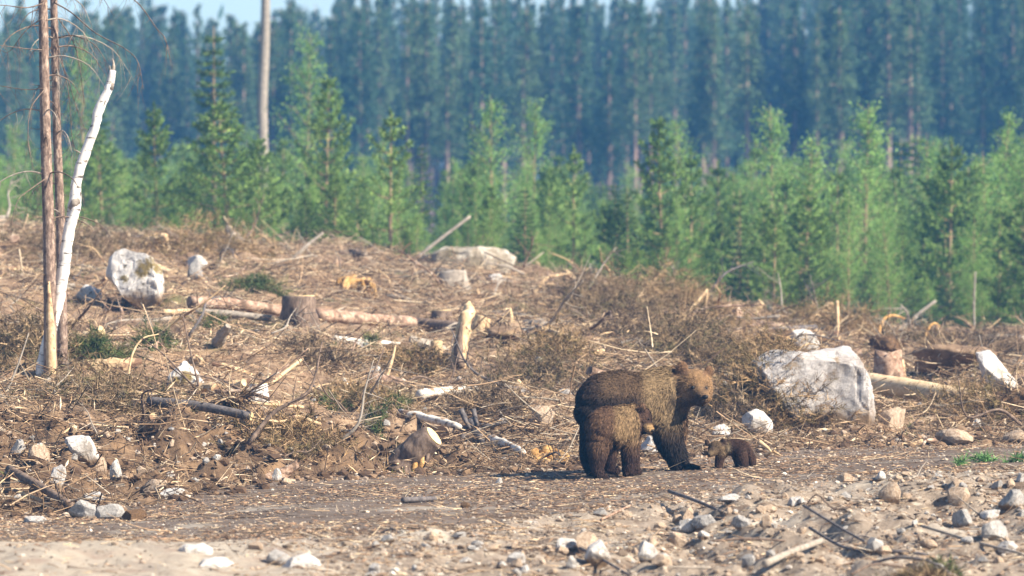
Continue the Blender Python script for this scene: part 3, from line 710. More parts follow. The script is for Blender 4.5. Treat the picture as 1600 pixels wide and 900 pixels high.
log('branch', [P(1345,872,bb), P(1375,862,bb), P(1420,864,bb-.1), P(1452,872,bb-.2), P(1456,904,bb-.3)], 4, 'darkbark', 'curved dark branch arching over the stones at the bottom right', 'branch', seed=21)
log('branch', [(1352,884),(1400,872),(1452,878),(1490,900)], 2.6, 'darkbark', 'dark thin branch in the tangle under the curved dark branch', 'branch', seed=61, sides=7)
log('branch', [(1330,898),(1368,882),(1420,888)], 2.4, 'bark', 'brown thin branch in the tangle at the bottom right', 'branch', seed=62, sides=7)
log('branch', [(1110,846),(1170,842),(1235,846)], 2, 'bark', 'thin straight brown stick across the middle of the stony slope', 'branch', seed=63, sides=6)
log('branch', [(1255,790),(1330,835),(1400,872)], 2.2, 'darkbark', 'long thin dark root running down the stony slope to the tangle', 'branch', seed=64, sides=6)
log('branch', [(1440,822),(1520,846),(1598,866)], 2.4, 'greywood', 'grey stick running down the right end of the stony slope', 'branch', seed=65, sides=6)
log('branch', [(905,856),(940,874),(985,900)], 2.2, 'darkbark', 'dark thin twig crossing the white angular rock', 'branch', seed=66, sides=6)
log('branch', [(940,812),(965,800),(985,790)], 2.2, 'pinkbark', 'pink crooked twig at the front edge of the road', 'branch', seed=67, sides=6)
log('branch', [(1045,768),(1085,782),(1132,802)], 3, 'darkbark', 'thin dark stick on the road edge below the small cub', 'branch', seed=22, sides=7)
log('branch', [(1265,825),(1310,852),(1345,862)], 2.5, 'darkbark', 'thin dark stick above the grey pointed stone', 'branch', seed=23, sides=7)
log('branch', [(838,512),(866,520),(897,531)], 4.5, 'palewood', 'pale split stick lying right of the broken snag', 'branch', seed=24, sides=6)
log('branch', [(422,601),(446,582),(472,562)], 3.5, 'palewood', 'pale straight stick leaning over the white birch stub', 'branch', seed=25, sides=7)
log('log', [(14,735),(60,760),(112,792)], 7, 'bark', 'brown log sliding down the left bank toward the road edge rocks', seed=26)
log('branch', [(22,768),(50,778),(78,790)], 4, 'palewood', 'pale stick below the brown sliding log', 'branch', seed=27, sides=7)
def stick(label, pts, r, bark, cat='branch', seed=0, name='branch', **k):
    """pts (px,py) in an upright plane through the ground point of the first"""
    Y = hit(*pts[0]).y
    vs = [P(a, b, Y + 0.12 * i) for i, (a, b) in enumerate(pts)]; vs[0].z -= .05
    return log(name, vs, r, bark, label, cat, seed=seed, sides=8, **k)
stick('grey bare pole leaning in front of the young trees beside the lichened rock', [(650,400),(690,372),(735,338)], 3, 'greywood', seed=31)
stick('grey dead stick with a white foot at the left tree line', [(458,402),(478,385),(505,364)], 4, 'greywood', seed=32, taper=.5)
stick('leaning tan stick on the slash pile above the large bear', [(1058,508),(1078,485),(1106,452)], 4, 'palewood', seed=33, taper=.5)
stick('curved tan branch arching over the slash in the middle', [(832,458),(852,436),(874,430),(892,427)], 3.2, 'palewood', seed=34, taper=.5)
stick('forked pale stick at the crest of the slash pile', [(895,440),(910,425),(918,420)], 3, 'palewood', seed=39, taper=.5)
stick('straight grey stick pointing up from the upturned roots', [(1402,518),(1430,495),(1462,470)], 3, 'greywood', seed=35)
stick('arched orange root curling up from the upturned stump', [(1370,530),(1378,503),(1394,493),(1414,498)], 3.2, 'orangewood', cat='root', seed=36, name='root', taper=.5)
stick('thin hooked orange root right of the upturned stump', [(1440,540),(1450,515),(1460,505),(1470,512)], 2.6, 'orangewood', cat='root', seed=37, name='root', taper=.5)
stick('short upright reddish pole standing near the tree line', [(1309,534),(1309,502),(1308,470)], 3, 'palewood', cat='pole', seed=38, name='pole')
stick('splintered pale wood sticking up left of the reddish pole', [(1258,506),(1278,492),(1299,474)], 7, 'palewood', cat='broken wood', seed=40, name='splinter', taper=.9)
stick('small pale splinter standing on the slope right of the snag', [(800,508),(799,496),(797,483)], 4, 'palewood', cat='broken wood', seed=41, name='splinter', taper=.6)
stick('pale broken stick left of the splintered wood on the right slope', [(1122,512),(1130,502),(1138,495)], 5, 'palewood', cat='broken wood', seed=42, name='splinter', taper=.5)
stick('dead bare stem standing before the trees at the right', [(1523,527),(1522,480),(1524,425)], 2, 'greywood', cat='bare sapling', seed=43, name='bare_sapling', taper=.5)
stick('thin dead stem rising from the slash above the large bear', [(1105,505),(1103,480),(1106,455)], 2, 'palewood', cat='bare sapling', seed=44, name='bare_sapling', taper=.5)
stick('crooked bare sapling at the left of the birch snag', [(8,612),(28,570),(45,520)], 2.2, 'greywood', cat='bare sapling', seed=45, name='bare_sapling', taper=.4)
stick('arched bare sapling over the twigs left of the white birch stub', [(198,610),(205,560),(222,530),(248,522)], 2.2, 'palewood', cat='bare sapling', seed=46, name='bare_sapling', taper=.4)
stick('thin bare stem above the dark fallen log', [(318,625),(300,560),(285,490)], 2, 'bark', cat='bare sapling', seed=47, name='bare_sapling', taper=.4)
stick('crossing bare stick above the dark fallen log', [(330,628),(262,560),(222,528)], 1.8, 'bark', cat='bare sapling', seed=48, name='bare_sapling', taper=.4)
stick('branched grey stick leaning in the centre of the slope', [(545,640),(575,600),(600,545)], 2.5, 'bark', cat='bare sapling', seed=49, name='bare_sapling', taper=.4)
stick('forked pale broken branch in the centre of the slope', [(598,600),(612,565),(618,540)], 3.5, 'palewood', seed=50, taper=.4)

# loose branches: build six with side twigs, copy them over the slope
def branch_proto(k):
    r = np.random.default_rng(400 + k); L = 1.0
    pts = np.array([(0, 0, 0), (.33, r.normal(0, .05), r.normal(.03, .03)), (.66, r.normal(0, .1), r.normal(.06, .05)), (1, r.normal(0, .18), r.normal(.1, .1))])
    sp = Soup(); tube(sp, pts, [.022, .018, .013, .005], 6, rough=.15, seed=k)
    n = 7; t = r.uniform(.25, .95, n); p = np.stack([np.interp(t, [0, .33, .66, 1], pts[:, i]) for i in range(3)], 1)
    twigs(sp, p, np.stack([r.uniform(.2, 1, n), r.normal(0, .8, n), r.normal(.3, .5, n)], 1), r.uniform(.12, .4, n), r.uniform(.004, .009, n), r.normal(0, .05, (n, 3)), np.zeros((n, 3)))
    return sp.mesh('branch', True, False)
BP = []
for k in range(8):
    me = branch_proto(k); me.materials.append(M[['bark', 'palewood', 'greywood', 'bark', 'palewood', 'pinkbark', 'darkbark', 'greywood'][k]]); BP.append(me)
BL = {'bark': 'brown bare branch with side twigs lying in the slash', 'palewood': 'pale debarked branch with side twigs lying in the slash', 'greywood': 'weathered grey branch with side twigs lying in the slash',
      'pinkbark': 'pinkish flaking branch with side twigs lying in the slash', 'darkbark': 'dark branch with side twigs lying in the slash'}
rb_ = np.random.default_rng(77)
xy = region_pts('bank', (-60, 1660), 80)(rb_, 285)
for k, (x, y) in enumerate(xy):
    qx, qy = 800 + x / y * F, 450 - (hz(x, y) - CZ) / y * F
    if (1345 < qx < 1570 and 560 < qy < 680) or (870 < qx < 1215 and 600 < qy) or (590 < qx < 720 and 640 < qy) or (1180 < qx < 1390 and 590 < qy < 700): continue
    b = int(rb_.integers(8)); o = obj('branch', BP[b])
    o.location = (x, y, hz(x, y) + rb_.uniform(.02, .16)); s = .4 * (1.45 / .4) ** rb_.random()
    o.scale = (s, s, s); o.rotation_euler = (rb_.uniform(0, 6.28), rb_.normal(-.22, .3), rb_.uniform(0, 6.28))
    tag(o, BL[BP[b].materials[0].name and ['bark', 'palewood', 'greywood', 'bark', 'palewood', 'pinkbark', 'darkbark', 'greywood'][b]], 'branch', 'branches strewn over the slope')
xy = region_pts('berm', (500, 1660), 41)(rb_, 26)
for k, (x, y) in enumerate(xy):
    b = int(rb_.choice([0, 2, 6])); o = obj('branch', BP[b])
    o.location = (x, y, hz(x, y) + .02); s = rb_.uniform(.25, .6); o.scale = (s, s, s); o.rotation_euler = (rb_.uniform(0, 6.28), rb_.normal(0, .1), rb_.uniform(0, 6.28))
    tag(o, {0: 'small brown branch caught among the stones of the roadside slope', 2: 'small grey branch caught among the stones of the roadside slope', 6: 'small dark branch caught among the stones of the roadside slope'}[b], 'branch', 'branches on the stony slope')

# broken wood chunks: six shapes, copied
CK = []
for k in range(6):
    r = np.random.default_rng(900 + k); sp = Soup(); L = .5
    tube(sp, [(-L, 0, 0), (0, r.normal(0, .06), r.normal(0, .05)), (L, r.normal(0, .1), r.normal(0, .08))], [.10, .14, .05 + .06 * r.random()], 9, rough=.6, seed=k, sub=5)
    me = sp.mesh('wood_chunk', False, False); mt = ['palewood', 'logwood', 'bark', 'pinkbark', 'greywood', 'palewood'][k]; me.materials.append(M[mt])
    CK.append((me, {'palewood': 'torn pale wood chunk lying in the slash', 'logwood': 'bright yellow split wood chunk lying in the slash', 'bark': 'brown bark covered wood chunk lying in the slash', 'pinkbark': 'pinkish flaking wood chunk lying in the slash', 'greywood': 'grey weathered wood chunk lying in the slash'}[mt]))
for k, (x, y) in enumerate(region_pts('bank', (-40, 1640), 78)(rb_, 120)):
    qx, qy = 800 + x / y * F, 450 - (hz(x, y) - CZ) / y * F
    if (1345 < qx < 1570 and 560 < qy < 680) or (870 < qx < 1130 and 600 < qy): continue
    me, lb = CK[int(rb_.integers(6))]; o = obj('wood_chunk', me); s = .25 * (1.0 / .25) ** rb_.random()
    o.location = (x, y, hz(x, y) + .05 * s); o.scale = (s, s * rb_.uniform(.6, 1.1), s * rb_.uniform(.6, 1.1)); o.rotation_euler = (rb_.uniform(0, 6.28), rb_.normal(-.1, .25), rb_.uniform(0, 6.28))
    tag(o, lb, 'wood chunk', 'broken wood chunks on the slope')
# ------------------------------------------------------------------ brush piles: dead spruce sprays
def sprays(sp, c, n, r, spread, pal, L=(.2, .45), up=.25):
    p = c + r.normal(0, 1, (n, 3)) * np.array(spread); 
    p[:, 2] = H(p[:, 0], p[:, 1]) + np.abs(r.normal(0, spread[2], n)) * np.exp(-((p[:, 0] - c[0]) / (spread[0] * 1.6)) ** 2)
    d = norm(np.stack([r.normal(0, 1, n), r.normal(0, 1, n), r.normal(up, .5, n)], 1)); Ls = r.uniform(*L, n)
    col = np.array(pal)[r.integers(len(pal), size=n)] * r.uniform(.7, 1.2, (n, 1))
    twigs(sp, p, d, Ls, r.uniform(.003, .006, n), r.normal(0, .06, (n, 3)), col)
    m = 16; t = r.uniform(.15, 1, (n, m)); q = (p[:, None] + d[:, None] * (Ls[:, None] * t)[..., None]).reshape(-1, 3)
    dd = norm(np.repeat(d, m, 0) * .7 + r.normal(0, .7, (n * m, 3)))
    blades(sp, q, dd, r.uniform(.05, .15, n * m), r.uniform(.006, .013, n * m), np.repeat(col, m, 0) * r.uniform(.8, 1.25, (n * m, 1)))
BRN = [(0.22, 0.14, 0.07), (0.29, 0.19, 0.10), (0.15, 0.11, 0.05), (0.36, 0.245, 0.135), (0.12, 0.09, 0.04)]
GRN = [(0.05, 0.075, 0.026), (0.07, 0.10, 0.035), (0.10, 0.12, 0.04), (0.16, 0.14, 0.06)]
HTH = [(0.15, 0.10, 0.058), (0.21, 0.145, 0.082), (0.085, 0.062, 0.042), (0.29, 0.205, 0.12), (0.12, 0.10, 0.05)]
def brush(px, py, wpx, hm_, dep, n, pal, label, seed, name='brush_pile', cat='brush pile'):
    p = hit(px, py); r = np.random.default_rng(seed); sp = Soup()
    sprays(sp, np.array(p), n, r, (wpx * p.y / F / 4.0, dep, hm_ * .75), pal, (min(.2, .4 * hm_ + .04), min(.5, 1.7 * hm_ + .05)))
    me = sp.mesh(name); v = np.zeros(len(me.vertices) * 3, np.float32); me.vertices.foreach_get('co', v)
    me.vertices.foreach_set('co', (v.reshape(-1, 3) - np.array(p, np.float32)).ravel())
    root = empty(name, p); tag(root, label, cat)
    o = obj('sprays', me, M['twig'], root); o['kind'] = 'stuff'
brush(1218, 652, 190, .50, .30, 2000, BRN, 'brown heap of dead spruce sprays in front of the largest boulder', 1)
brush(1195, 590, 160, .30, .6, 700, BRN, 'brown brush behind the large bear beside the low grey boulder', 2)
brush(1080, 560, 190, .32, .8, 700, HTH, 'dark heap of slash behind the large bear', 3)
brush(970, 500, 260, .35, 1.0, 800, HTH, 'dark slash heap at the crest in the middle', 4)
brush(1050, 480, 200, .35, .8, 500, BRN, 'pale brown slash heap at the crest above the large bear', 5)
brush(560, 620, 150, .10, .5, 300, BRN, 'dry brown brush on the slope left of the leaning sawn stump', 6)
brush(470, 690, 200, .12, .5, 400, BRN, 'dry brown brush hanging on the cut bank behind the road', 7)
brush(40, 560, 160, .25, .8, 450, HTH, 'grey brush around the foot of the birch snag', 8)
brush(100, 400, 260, .3, 1.0, 450, HTH, 'grey brush at the far left crest', 9)
brush(330, 395, 260, .3, 1.0, 450, BRN, 'brown brush at the crest right of the big mossy boulder', 10)
brush(840, 600, 160, .16, .6, 350, HTH, 'dark slash on the slope left of the large bear', 11)
brush(1450, 540, 180, .18, .5, 220, HTH, 'dark brush around the upturned stump at the right', 12)
brush(1540, 640, 200, .2, .8, 450, BRN, 'brown brush behind the road at the far right', 13)
brush(160, 640, 260, .2, .6, 500, HTH, 'dark roots and brush hanging over the left bank edge', 14)
brush(1300, 515, 220, .3, .9, 450, BRN, 'brown brush along the tree line at the right', 15)
brush(1430, 906, 200, .016, .08, 160, HTH, 'dry grass and twigs at the bottom right corner', 17)
DRK = [(0.085, 0.06, 0.042), (0.15, 0.10, 0.06), (0.06, 0.045, 0.035), (0.24, 0.165, 0.10), (0.34, 0.25, 0.16)]
for k, (px, py, w, h, dp, n, pal, lb) in enumerate([
 (910,470,150,.26,.5,300,DRK,'dark tangled slash mound right of the curved tan branch'), (1000,535,150,.24,.5,300,DRK,'dark tangled slash mound above the rump of the large bear'),
 (870,560,130,.2,.5,260,BRN,'golden brown slash mound on the slope above the rotten wood heap'), (1120,525,130,.22,.5,280,BRN,'golden brown slash mound between the crest and the low grey brush'),
 (1150,660,90,.16,.3,260,DRK,'dark tangle of roots and twigs behind the small cub'), (760,640,130,.20,.4,350,DRK,'dark tangle beside the upturned dark roots'),
 (640,580,140,.18,.4,320,BRN,'golden brown slash mound below the brown log'), (500,570,120,.16,.4,260,DRK,'dark slash mound below the square dark stump'),
 (1560,560,120,.22,.5,300,DRK,'dark brush behind the white wedge boulder')]): brush(px, py, w, h, dp, n, pal, lb, 80 + k)
GP = [(150,558,90,.13,260,'dark green juniper patch right of the birch snag'), (236,548,50,.13,150,'green juniper patch left of the jagged white rock'), (400,452,90,.11,180,'dark green heath patch above the square dark stump'),
      (622,640,30,.09,50,'green shrublet beside the white birch log'), (580,548,18,.11,36,'small green spruce shoot in front of the orange pink log'), (330,512,46,.1,80,'mossy green tuft below the pinkish peeling log'),
      (590,655,24,.07,36,'dark green shrublet left of the pale peeled birch log'), (1478,899,46,.015,40,'green grass tuft in the bottom right corner'), (520,640,50,.07,60,'olive green tuft on the slope above the cut bank')]
for k, (px, py, w, h, n, lb) in enumerate(GP): brush(px, py, w, h, .14, n, GRN, lb, 40 + k, 'green_shrub', 'shrub')
# bright sprigs lying on the road
for k, (px, py, w, lb) in enumerate([(1535, 722, 46, 'bright green sprig lying on the road at the right'), (1590, 722, 30, 'bright green sprig at the right border of the road'), (1500, 728, 14, 'tiny bright green sprig left of the larger one')]):
    brush(px, py, w * .8, .02, .05, 16 if k < 2 else 7, [(0.10, 0.20, 0.06), (0.12, 0.24, 0.08)], lb, 60 + k, 'green_sprig', 'sprig')

# ------------------------------------------------------------------ stumps
def stump(px, py, w, h, bark, label, lean=(0, 0), seed=0, flare=1.45, cut='cutwood', jag=0.0, name='stump', tops=1.0, cat='stump'):
    p = hit(px, py); s = p.y / F; r0 = w * s / 2; hh = h * s
    root = empty(name, p); tag(root, label, cat)
    ax = Vector((lean[0], lean[1], 1)).normalized()
    pts = [ax * (-.12), ax * (hh * .12), ax * (hh * .4), ax * (hh * .75), ax * hh]
    rad = [r0 * flare, r0 * flare * .95, r0 * 1.1, r0 * 1.02, r0 * tops]
    sp = Soup(); c, tan, rr = tube(sp, pts, rad, 20, rough=.16, seed=seed, cap1=True)
    v = np.concatenate(sp.v); 
    ang = np.arctan2(v[:, 1] - c[:, 1].mean(), v[:, 0] - c[:, 0].mean())
    fl = np.clip(1 - v[:, 2] / max(hh, .01), 0, 1) ** 2 * .3 * np.cos(ang * 5 + seed)
    v[:, :2] *= (1 + fl)[:, None]
    if jag:
        top = np.clip((v @ np.array(ax)) / hh, 0, 1) ** 3; v[:, 2] += jag * hh * top * (fbm3(np.stack([np.cos(ang) * 2, np.sin(ang) * 2, ang * 0 + seed], 1), seed, 3))
    me = npmesh(name, v, [np.concatenate(q) for q in sp.f.values() if q], None, True)
    obj('bark', me, M[bark], root)
    if cut:
        sp = Soup(); tube(sp, [c[-1] - tan[-1] * .01, c[-1] + tan[-1] * .012], [rr[-1] * .93] * 2, 20, sub=1, rough=.1, seed=seed)
        obj('cut_top', sp.mesh('cut_top', False, False), M[cut], root)
    return root
stump(468, 512, 50, 46, 'bark', 'square dark stump between two pink logs', seed=1, flare=1.15)
stump(690, 508, 32, 20, 'bark', 'small low stump behind the brown log', seed=2)
stump(705, 452, 54, 26, 'greywood', 'old grey stump in front of the lichened rock', seed=3, cut=None, flare=1.1, jag=.2)
stump(404, 630, 30, 28, 'birch', 'white birch stub above the end of the tan pole', seed=4, flare=1.1)
stump(682, 560, 18, 26, 'palewood', 'small pale sawn block left of the broken snag', seed=5, flare=1.0, name='wood_block', cat='wood block')
stump(744, 528, 24, 34, 'palewood', 'leaning tan slab right behind the broken snag', lean=(.35, .1), seed=6, flare=1.1, cut=None, name='wood_slab', cat='wood block')
pl = hit(650, 735); Yl = pl.y - .15; rl = empty('stump', pl); tag(rl, 'leaning stump with a yellow sawn face turned to the right', 'stump'); s = Yl / F
sp = Soup(); c, tan, rr = tube(sp, [P(628, 738, Yl + .06) - pl, P(640, 716, Yl + .04) - pl, P(656, 699, Yl) - pl, P(677, 682, Yl - .05) - pl], [34 * s, 28 * s, 23 * s, 19 * s], 26, rough=.26, seed=17, sub=7)
obj('bark', sp.mesh('bark', True, False), M['bark'], rl)
d = tan[-1]; sp = Soup(); tube(sp, [c[-1] - d * .01, c[-1] + d * .014], [17.2 * s] * 2, 22, sub=1, rough=.08, seed=3); obj('cut_face', sp.mesh('cut_face', False, False), M['cutwood'], rl)
for k, (a_, b_, c_, d_, w_) in enumerate([(640,716,618,742,6), (650,712,640,748,7), (662,704,650,742,6), (668,700,662,730,4), (630,720,606,724,5)]):
    sp = Soup(); tube(sp, [P(a_, b_, Yl) - pl, P((a_ + c_) / 2 + 3, (b_ + d_) / 2, Yl - .12) - pl, P(c_, d_, Yl - .1) - pl], [w_ * s, w_ * s * .8, w_ * s * .4], 9, rough=.3, seed=k); obj('root', sp.mesh('root', True, False), M['orangewood' if k in (1, 2) else 'bark'], rl)
stump(1388, 602, 44, 50, 'pinkbark', 'split pale stump below the dark upturned root ball', seed=8, flare=1.1, jag=.5, cut=None)
# broken snag
def snag(px0, py0, pts, r, label, mt='palewood', seed=1):
    p = hit(px0, py0); root = empty('broken_snag', p); tag(root, label, 'snag'); s = p.y / F
    vs = [P(a, b, p.y + .1 * i) - p for i, (a, b) in enumerate(pts)]; vs[0].z -= .08
    sp = Soup(); tube(sp, vs, [q * s for q in r], 18, rough=.5, seed=seed, sub=7); obj('trunk', sp.mesh('trunk', True, False), M[mt], root)
    return root, p, s
rt, p, s = snag(716, 572, [(714,576),(719,548),(726,505),(731,486),(733,471)], [14, 11, 10.5, 10, 3], 'pale broken snag leaning upright in the middle of the slope', seed=3)
sp = Soup(); tube(sp, [P(719, 574, p.y - .1) - p, P(716, 545, p.y - .1) - p, P(721, 505, p.y - .08) - p], [7 * s, 7 * s, 2 * s], 8, rough=.3, seed=9); obj('bark', sp.mesh('bark', True, False), M['bark'], rt)
# wood splinters fanning out: rotten orange stump, split slabs, roots
def prongs(px, py, label, name, cat, items, mt, extra=None):
    p = hit(px, py); root = empty(name, p); tag(root, label, cat); s = p.y / F; r = np.random.default_rng(int(px))
    for k, (a, b, c, d, w, dy) in enumerate(items):
        sp = Soup(); q0, q1 = P(a, b, p.y + dy) - p, P(c, d, p.y + dy - .1) - p
        tube(sp, [q0, (q0 + q1) / 2 + Vector((r.normal(0, .02), 0, r.normal(0, .02))), q1], [w * s, w * s * .8, w * s * .35], 9, rough=.35, seed=k + int(px))
        obj('splinter', sp.mesh('splinter', True, False), M[mt], root)
    return root, p, s
rot = np.random.default_rng(9); its = []
for k in range(15):
    x0 = rot.uniform(526, 578); its.append((x0, 432 + abs(x0 - 552) * .25, x0 + (x0 - 548) * .45 + rot.normal(0, 4), rot.uniform(452, 472), rot.uniform(3, 6.5), rot.uniform(-.15, .2)))
rt, p, s = prongs(560, 462, 'bright orange rotten stump with splayed prongs on the left slope', 'rotten_stump', 'stump', its, 'orangewood')
v, f = rock_verts(31, 4, 3); v = v * np.array([32 * s, .14, 15 * s]); v = v + norm(v) * (.03 * fbm3(v * 12, 4, 3))[:, None] + np.array(P(550, 441, p.y + .12) - p)
obj('heartwood', npmesh('heartwood', v, f, None, True), M['orangewood'], rt)
prongs(850, 722, 'orange rotten wood heap at the back edge of the road left of the bears', 'rotten_wood', 'rotten wood',
   [(832,705,842,728,10,.1), (850,702,862,728,11,.1), (838,715,880,722,8,0), (866,705,905,722,6,.1), (850,712,826,730,7,0), (870,716,896,728,6,0)], 'orangewood')
prongs(1390, 598, 'pale split slabs standing in front of the upturned root ball', 'split_slab', 'broken wood',
   [(1375,600,1374,560,10,-.1), (1395,602,1396,558,8,-.15), (1408,604,1409,562,9,-.1)], 'palewood')
prongs(1220, 716, 'yellow broken wood beside the road right of the small cub', 'broken_wood', 'broken wood', [(1206,704,1220,712,3,0), (1185,690,1205,706,4,0), (1196,712,1212,700,3,0)], 'palewood')
prongs(740, 690, 'dark tangle of upturned roots left of the short white log', 'upturned_roots', 'roots',
   [(720,640,735,670,5,0), (735,655,760,700,9,0), (728,670,720,695,6,0), (745,665,790,660,4,.1), (715,700,770,708,5,-.1), (740,640,748,668,4,0), (765,690,800,720,6,0)], 'darkbark')
prongs(840, 650, 'thin dark roots on the slope above the white topped stone', 'upturned_roots', 'roots', [(750,640,800,655,5,0), (800,655,842,690,5,0)], 'bark')
# root balls: dark lumps of earth with roots
def root_ball(px, py, w, h, dep, label, mt='bank', seed=0, n=14):
    p = hit(px, py); s = p.y / F; root = empty('root_ball', p); tag(root, label, 'root ball')
    v, f = rock_verts(seed, 4, 3); v = v * np.array([w * s / 2, dep / 2, h * s / 2]); v[:, 2] += h * s * .42
    v = v + norm(v) * (.06 * fbm3(v * 7, seed, 3))[:, None]
    obj('earth', npmesh('earth', v, f, None, True), M[mt], root)
    r = np.random.default_rng(seed); sp = Soup(); k = r.integers(len(v), size=n * 6); q = v[k]; d = norm(q - np.array([0, 0, h * s * .3])) + r.normal(0, .6, (len(q), 3))
    twigs(sp, q, d, r.uniform(.1, .4, len(q)), r.uniform(.004, .012, len(q)), r.normal(0, .1, (len(q), 3)), TW[r.integers(len(TW), size=len(q))] * .8)
    obj('roots', sp.mesh('roots', True), M['twig'], root)['kind'] = 'stuff'
root_ball(1386, 562, 56, 48, .5, 'dark upturned root ball above the split pale stump', 'clod', 3)
root_ball(1490, 588, 160, 62, .8, 'big brown mound of upturned earth left of the white wedge boulder', 'bank', 5, 30)
root_ball(1580, 655, 90, 56, .6, 'rusty earth lump at the right border below the white wedge boulder', 'clod', 7)
root_ball(790, 540, 60, 30, .6, 'brown hummock right of the broken snag', 'bank', 9)
root_ball(370, 640, 40, 30, .4, 'dark hollow clod under the end of the dark log', 'clod', 11)
root_ball(1240, 545, 120, 36, .8, 'dark earth mound under the rounded pale boulder', 'clod', 13)

# ------------------------------------------------------------------ the two dead spruces and the birch snag at the left
def dead_spruce(base, top, r, label, seed, nb, bare=None):
    p = hit(*base); root = empty('dead_spruce', p); tag(root, label, 'dead tree'); s = p.y / F
    t1 = P(top[0], top[1], p.y + .2) - p; ext = t1 * 1.45
    pts = [Vector((0, 0, -.1)), t1 * .33 + Vector((.015, 0, 0)), t1 * .66, t1, ext]
    sp = Soup(); c, tan, rr = tube(sp, pts, [r * s * 1.15, r * s, r * s * .88, r * s * .75, r * s * .5], 14, rough=.08, seed=seed, sub=14)
    obj('trunk', sp.mesh('trunk', True, False), M['sprucebark'], root)
    r_ = np.random.default_rng(seed)
    for k in range(nb):
        t = r_.uniform(.3, 1) if k > 4 else r_.uniform(.55, .95); i = int(t * (len(c) - 1)); a = r_.uniform(0, 6.28)
        out = np.array([math.cos(a), math.sin(a), 0]); L = r_.uniform(.25, 1.1) * (.5 + .6 * t)
        q = [c[i], c[i] + out * L * .35 + np.array([0, 0, .04 * L]), c[i] + out * L * .75 + np.array([0, 0, -.12 * L]), c[i] + out * L + np.array([0, 0, -.45 * L])]
        sp = Soup(); bc, bt, br = tube(sp, q, [.011, .008, .006, .002], 5, sub=3)
        n = int(10 * L) + 4; j = r_.integers(2, len(bc), size=n)
        twigs(sp, bc[j], np.stack([r_.normal(0, .35, n), r_.normal(0, .35, n), -np.ones(n)], 1), r_.uniform(.12, .5, n) * L, r_.uniform(.002, .004, n), r_.normal(0, .05, (n, 3)), np.zeros((n, 3)))
        obj('branch', sp.mesh('branch', True, False), M['greywood' if k % 2 else 'bark'], root)
    n = 130; j = r_.integers(4, len(c), size=n); a = r_.uniform(0, 6.28, n)      # stubs of dead branches
    d = np.stack([np.cos(a), np.sin(a), r_.uniform(-.5, .3, n)], 1); sp = Soup()
    twigs(sp, c[j] + d * (rr[j] * .8)[:, None], d, r_.uniform(.02, .12, n), r_.uniform(.003, .006, n), r_.normal(0, .01, (n, 3)), np.zeros((n, 3)))
    obj('branch_stubs', sp.mesh('branch_stubs', True, False), M['bark'], root)['kind'] = 'stuff'
    return root, p, s, c
pt1 = hit(79, 598)
rt, p, s, c1 = dead_spruce((79, 598), (67, 0), 9.5, 'thicker dead spruce with stripped bark at its foot, left of its pair', 5, 20)
sp = Soup(); tube(sp, [P(80, 602, p.y - .05) - p, P(79, 520, p.y - .055) - p, P(76, 440, p.y - .04) - p], [8.4 * s, 7.8 * s, 2 * s], 10, rough=.1, seed=3)
obj('bare_wood', sp.mesh('bare_wood', True, False), M['palewood'], rt)
def long_branch(rt, p, pts, r, nt, seed, dep=-.15):
    r_ = np.random.default_rng(seed); sp = Soup()
    q = [P(a, b, p.y + dep * i) - p for i, (a, b) in enumerate(pts)]
    bc, bt, br = tube(sp, q, list(np.linspace(r, .0025, len(q))), 6, sub=5)
    j = r_.integers(3, len(bc), size=nt)
    twigs(sp, bc[j], np.stack([r_.normal(0, .5, nt), r_.normal(0, .4, nt), -np.ones(nt)], 1), r_.uniform(.1, .5, nt), r_.uniform(.0018, .0035, nt), r_.normal(0, .07, (nt, 3)), np.zeros((nt, 3)))
    obj('branch', sp.mesh('branch', True, False), M['bark'], rt)
rt2, p2, s2, c2 = dead_spruce((98, 577), (84, 0), 7.5, 'thinner dead spruce right behind the thicker one', 6, 20)
long_branch(rt2, p2, [(85,4),(112,20),(150,52),(195,76),(216,98),(224,140)], .010, 22, 1)
long_branch(rt2, p2, [(85,-25),(150,-30),(210,0),(245,45),(258,60),(266,95)], .010, 22, 2)
long_branch(rt2, p2, [(92,30),(112,60),(122,90),(128,130),(134,170)], .008, 22, 3, .05)
long_branch(rt2, p2, [(90,85),(105,120),(120,170),(132,200)], .007, 20, 4, .05)
long_branch(rt, p, [(66,6),(40,12),(0,8),(-40,14)], .010, 14, 5)
long_branch(rt, p, [(66,28),(40,48),(15,80),(0,78)], .007, 14, 6, .05)
long_branch(rt, p, [(66,78),(40,76),(10,72),(-20,68)], .007, 12, 7)
long_branch(rt, p, [(68,138),(40,140),(0,134),(-20,130)], .007, 12, 8, .08)
long_branch(rt, p, [(70,280),(50,294),(30,310),(22,330)], .008, 12, 9)
long_branch(rt, p, [(69,140),(48,170),(44,220),(52,260)], .007, 16, 11)
long_branch(rt2, p2, [(88,60),(98,100),(108,150),(112,210),(120,240)], .007, 26, 10, .03)
